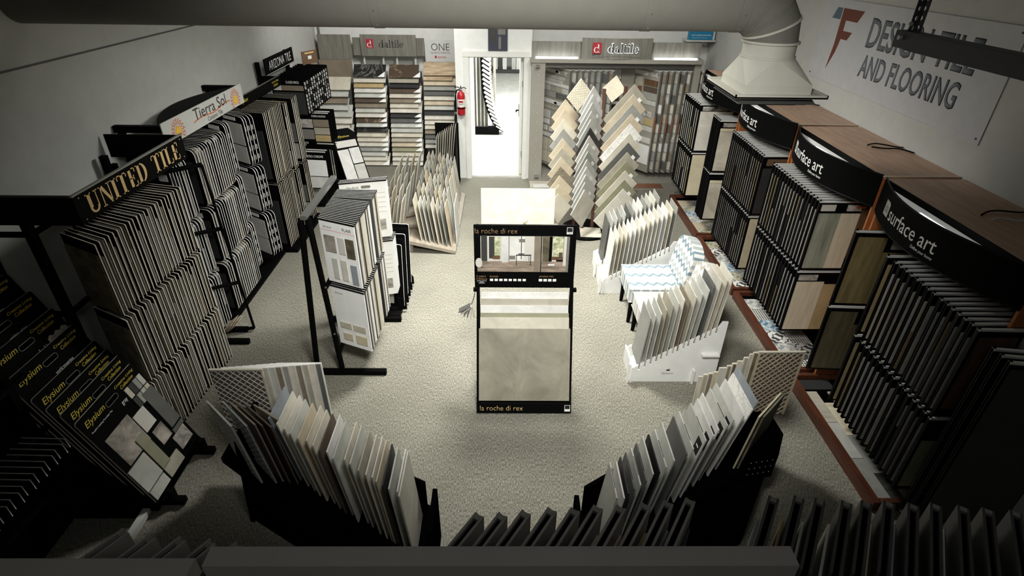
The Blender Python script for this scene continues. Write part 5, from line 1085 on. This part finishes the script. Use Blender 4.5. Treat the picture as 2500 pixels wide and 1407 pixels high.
C1 = ['cream', 'ivory', 'light grey', 'grey', 'ivory', 'cream', 'cream', 'dark_marble', 'light grey', 'brown_marble', 'ivory', 'light grey', 'taupe', 'brown', 'light grey', 'white', 'tan', 'ivory', 'dark_marble']
C2 = ['cream', 'ivory', 'cream', 'olive grey', 'beige', 'greige', 'cream', 'light grey', 'light grey', 'dark grey', 'charcoal', 'ivory', 'cream', 'taupe', 'cream', 'brown', 'charcoal', 'greige', 'brown_marble']
C3 = ['ivory', 'grey', 'dark grey', 'taupe', 'cream', 'ivory', 'ivory', 'charcoal', 'light grey', 'beige', 'ivory', 'dark grey', 'grey', 'beige', 'wave_stone', 'wave_stone']
waterfall('slab_waterfall', 'tall stepped slab display left of two beneath wooden daltile sign', -2.76, -2.18, 19, 10.2, .02, 10.62, 1.52, C1, 'left daltile slabs', 'the left daltile slab display', 1)
waterfall('slab_waterfall', 'tall stepped slab display right of two beneath wooden daltile sign', -2.12, -1.54, 19, 10.2, .02, 10.62, 1.52, C2, 'right daltile slabs', 'the right daltile slab display', 1)
waterfall('slab_waterfall', 'stepped quartz slab display beneath the ONE sign', -1.48, -.9, 16, 10.2, .36, 10.55, 1.58, C3, 'quartz slabs', 'the ONE quartz slab display', 0)
c0 = waterfall('slab_waterfall', 'stepped slab display in the far left corner with upright grey panel', -3.42, -2.84, 10, 10.3, .28, 10.6, 1.3, ['dark grey', 'grey', 'light grey', 'ivory', 'ivory', 'light grey', 'light grey', 'taupe', 'light grey', 'cream'], 'corner slabs', 'the corner slab display', 0)
bx('upright_panel', (-3.1, 10.93, 1.98), (.6, .015, .42), 'sign_wood', c0, True); bx('upright_panel', (-3.12, 10.9, 1.62), (.6, .015, .3), 'taupe', c0, True); bx('upright_post', (-3.1, 10.98, 1.2), (.05, .04, 1.96), 'dark_grey', c0, True)
ds = thing('daltile_sign', 'wooden daltile sign with red logo above the left slab displays', 'sign', T(-2.13, 10.95, 0))
bx('back_board', (-2.13, 10.97, 1.99), (1.3, .015, .3), 'sign_wood', ds, True); bx('sign_board', (-2.12, 10.9, 2.02), (1.0, .02, .36), 'sign_wood', ds, True)
for xx in (-2.6, -1.66, -2.25, -2.0): bx('post', (xx, 10.98, .95), (.03, .02, 1.9), 'silver', ds, True)
daltile(ds, FM((-2.16, 10.889, 2.05), (1, 0, 0), (0, 0, 1)), .125, 'dark_grey', False)
qs = thing('quartz_sign', 'silver ONE QUARTZ SURFACES sign above the right slab display', 'sign', FM((-1.19, 10.93, 1.93), (1, 0, 0), (0, 0, 1)))
bx('panel', (0, 0, -.01), (.56, .37, .02), 'silver', qs); letter(qs, 'ONE', 0, .07, .33, .12, 'dark_grey', .0005, 0, -.01); letter(qs, 'QUARTZ SURFACES', 0, -.03, .35, .032, 'dark_grey', .0005); letter(qs, 'daltile', .02, -.1, .16, .04, 'red_logo', .0005); prints('logo_block', qs, [(-.09, -.1, .035, .042, 'red_logo')], .0008)
bx('bracket', (-.12, -.215, 0), (.14, .03, .02), 'dark_grey', qs); bx('bracket', (.12, -.215, 0), (.14, .03, .02), 'dark_grey', qs); bx('post', (0, -1.06, -.03), (.04, 1.74, .02), 'silver', qs)

# ---- beyond the doorway: black scalloped tile stand and far displays
ss = thing('scalloped_stand', 'black curved tile stand with white slats beyond the doorway', 'display stand', T(-.45, 12.4, 0))
bx('base', (-.46, 12.5, .06), (.64, .3, .12), 'black', ss, True); bx('panel', (-.56, 12.56, .95), (.34, .03, 1.7), 'dark grey', ss, True)
for k in range(4): bx('panel_strip', (-.7+.08*k, 12.48, .95), (.03, .03, 1.58), ['taupe', 'cream', 'grey', 'greige'][k], ss, True)
prof = [(-.14, .1), (-.3, .35), (-.4, .62), (-.46, .9), (-.49, 1.2), (-.5, 1.75)]
ob('curved_side', MB().prism([(x-.035, z) for x, z in prof]+[(x+.03, z) for x, z in prof[::-1]], -.02, .02, 'black', T(0, 12.38, 0) @ RX(R(90))).mesh('side'), I4, ss, True)
def pf(z):
    for (xa, za), (xb, zb) in zip(prof, prof[1:]):
        if za <= z <= zb: return xa+(xb-xa)*(z-za)/(zb-za)
    return prof[-1][0]
for k in range(17):
    z = .2+.09*k; x = pf(z)
    ob('slat', MB().box((.08, 0, -.045), (.2, .3, .012), 'black').box((.08, 0, -.012), (.2, .29, .05), 'white').mesh('slat'), T(x+.03, 12.5, z) @ RY(R(32)), ss, True)
tp = thing('tall_panel', 'tall slim grey-beige mosaic panel beyond the curved stand', 'display panel', T(-.28, 13.4, 0))
bx('panel', (-.25, 13.2, .92), (.04, .5, 1.84), 'greige', tp, True); bx('panel_face', (-.23, 13.2, .95), (.01, .44, 1.7), 'photo_light', tp, True); bx('foot', (-.25, 13.2, .01), (.12, .54, .02), 'steel', tp, True)
for (nm, lab, x, ww) in (('display_gondola', 'white display unit on dark base at the far left of next room', -.18, .5), ('display_gondola', 'white panelled display unit on dark base at far right of next room', .42, .5)):
    g = thing(nm, lab, 'display unit', T(x, 19.8, 0)); bx('base', (0, 0, .05), (ww+.1, .5, .1), 'dark_grey', g)
    for q in range(3): bx('panel', (-.15+.15*q, 0, 1.1), (.13, .3, 2.0), ['white', 'dark_grey', 'paper'][q] if x < 0 else ['white', 'paper', 'white'][q], g)

# ---- bottom edge: rail beam and flip display wings below it
rb = thing('rail_beam', 'long worn dark grey beam crossing the bottom of the view', 'beam', T(0, .87, 0))
bx('beam', (0, .873, 2.17), (1.53, .055, .06), 'rail_paint', rb, True); bx('post', (-.6, .873, 1.07), (.05, .05, 2.14), 'rail_paint', rb, True); bx('post', (.6, .873, 1.07), (.05, .05, 2.14), 'rail_paint', rb, True)
rb2 = thing('rail_beam', 'shorter dark grey beam at the lower left corner of the view', 'beam', T(-1.3, .84, 0))
bx('beam', (-1.29, .85, 2.155), (.98, .055, .06), 'rail_paint', rb2, True); bx('post', (-1.6, .85, 1.06), (.05, .05, 2.12), 'rail_paint', rb2, True); bx('post', (-.95, .85, 1.06), (.05, .05, 2.12), 'rail_paint', rb2, True)
d33 = V((-.55, -.835, 0))
def flip_rack(label, pts, ztop, face, grp, double, rail='channel_grey'):
    xs = [p[0] for p in pts]; root = thing('flip_wing_rack', label, 'display rack', T(sum(xs)/len(xs), 1.0, 0))
    bx('bottom_rail', (sum(xs)/len(xs)-.15, 1.0, .35), (max(xs)-min(xs)+.1, .04, .04), 'black', root, True)
    for e_ in (min(xs)-.1, max(xs)-.05): bx('leg', (e_, 1.08, .17), (.04, .2, .34), 'black', root, True)
    L = .32; sd = -1 if grp else 1
    for k, (x, y) in enumerate(pts):
        m = axes((x, y, .38), d33, (0, 0, 1)); h = ztop-.38
        key = ('flip', rail, h)
        if key not in CACHE:
            mb = MB(); g = .0135
            for sx in (-1, 1): mb.box((sx*g, L/2, h/2), (.009, L, h), rail)
            mb.box((0, L/2, h/2-.008), (.018, L-.004, h-.016), 'black_matt'); mb.box((0, .014, h-.004), (.02, .02, .012), 'steel')
            CACHE[key] = mb.mesh('flip')
        wv = ob('wing_panel', CACHE[key], m, root, True)
        a, b = face[k % len(face)]
        ob('tile', bmesh_box((.009, L-.06, h*.9), a), T(sd*.0235, L/2, h*.5-.03), wv); ob('tile', bmesh_box((.008, L-.12, h*.8), b), T(sd*.034, L/2, h*.45-.05), wv)
        if grp and k == 0: ob('maker_plate', bmesh_box((.001, .07, .03), 'black_ink'), T(sd*.0285, .06, h*.95-.04), wv)
CTR = [(-.08, 1.22), (0.0, 1.22), (.08, 1.23), (.17, 1.24), (.25, 1.24), (.33, 1.25), (.41, 1.25), (.5, 1.26), (.58, 1.27), (.66, 1.28)]
RGT = [(.96, 1.29), (1.05, 1.29), (1.12, 1.28), (1.21, 1.27), (1.28, 1.27), (1.36, 1.27), (1.44, 1.26), (1.52, 1.26), (1.61, 1.25), (1.69, 1.24), (1.78, 1.23)]
LFT = [(-1.24, 1.16), (-1.14, 1.14), (-1.04, 1.13), (-.94, 1.12), (-.85, 1.11)]
flip_rack('row of dark grey flip wings at bottom centre below the beam', CTR, 1.9, [('white', 'light grey'), ('ivory', 'grey'), ('marble', 'cream'), ('photo_scene', 'greige'), ('light grey', 'grey'), ('ivory', 'beige'), ('beige', 'cream'), ('tan', 'cream'), ('blue grey', 'grey'), ('charcoal', 'grey')], True, True)
flip_rack('row of dark flip wings with tile strips at bottom right corner', RGT, 1.9, [('blue grey', 'light grey'), ('tan', 'brown'), ('cream', 'white'), ('ivory', 'beige'), ('tan', 'cream'), ('beige', 'charcoal')], False, True, 'dark_grey')  # rails coloured darker to put this corner's shade into them
flip_rack('short row of flip wings at the bottom left corner', LFT, 1.9, [('charcoal', 'grey'), ('light grey', 'grey'), ('white', 'grey'), ('white', 'light grey'), ('ivory', 'grey')], True, True)
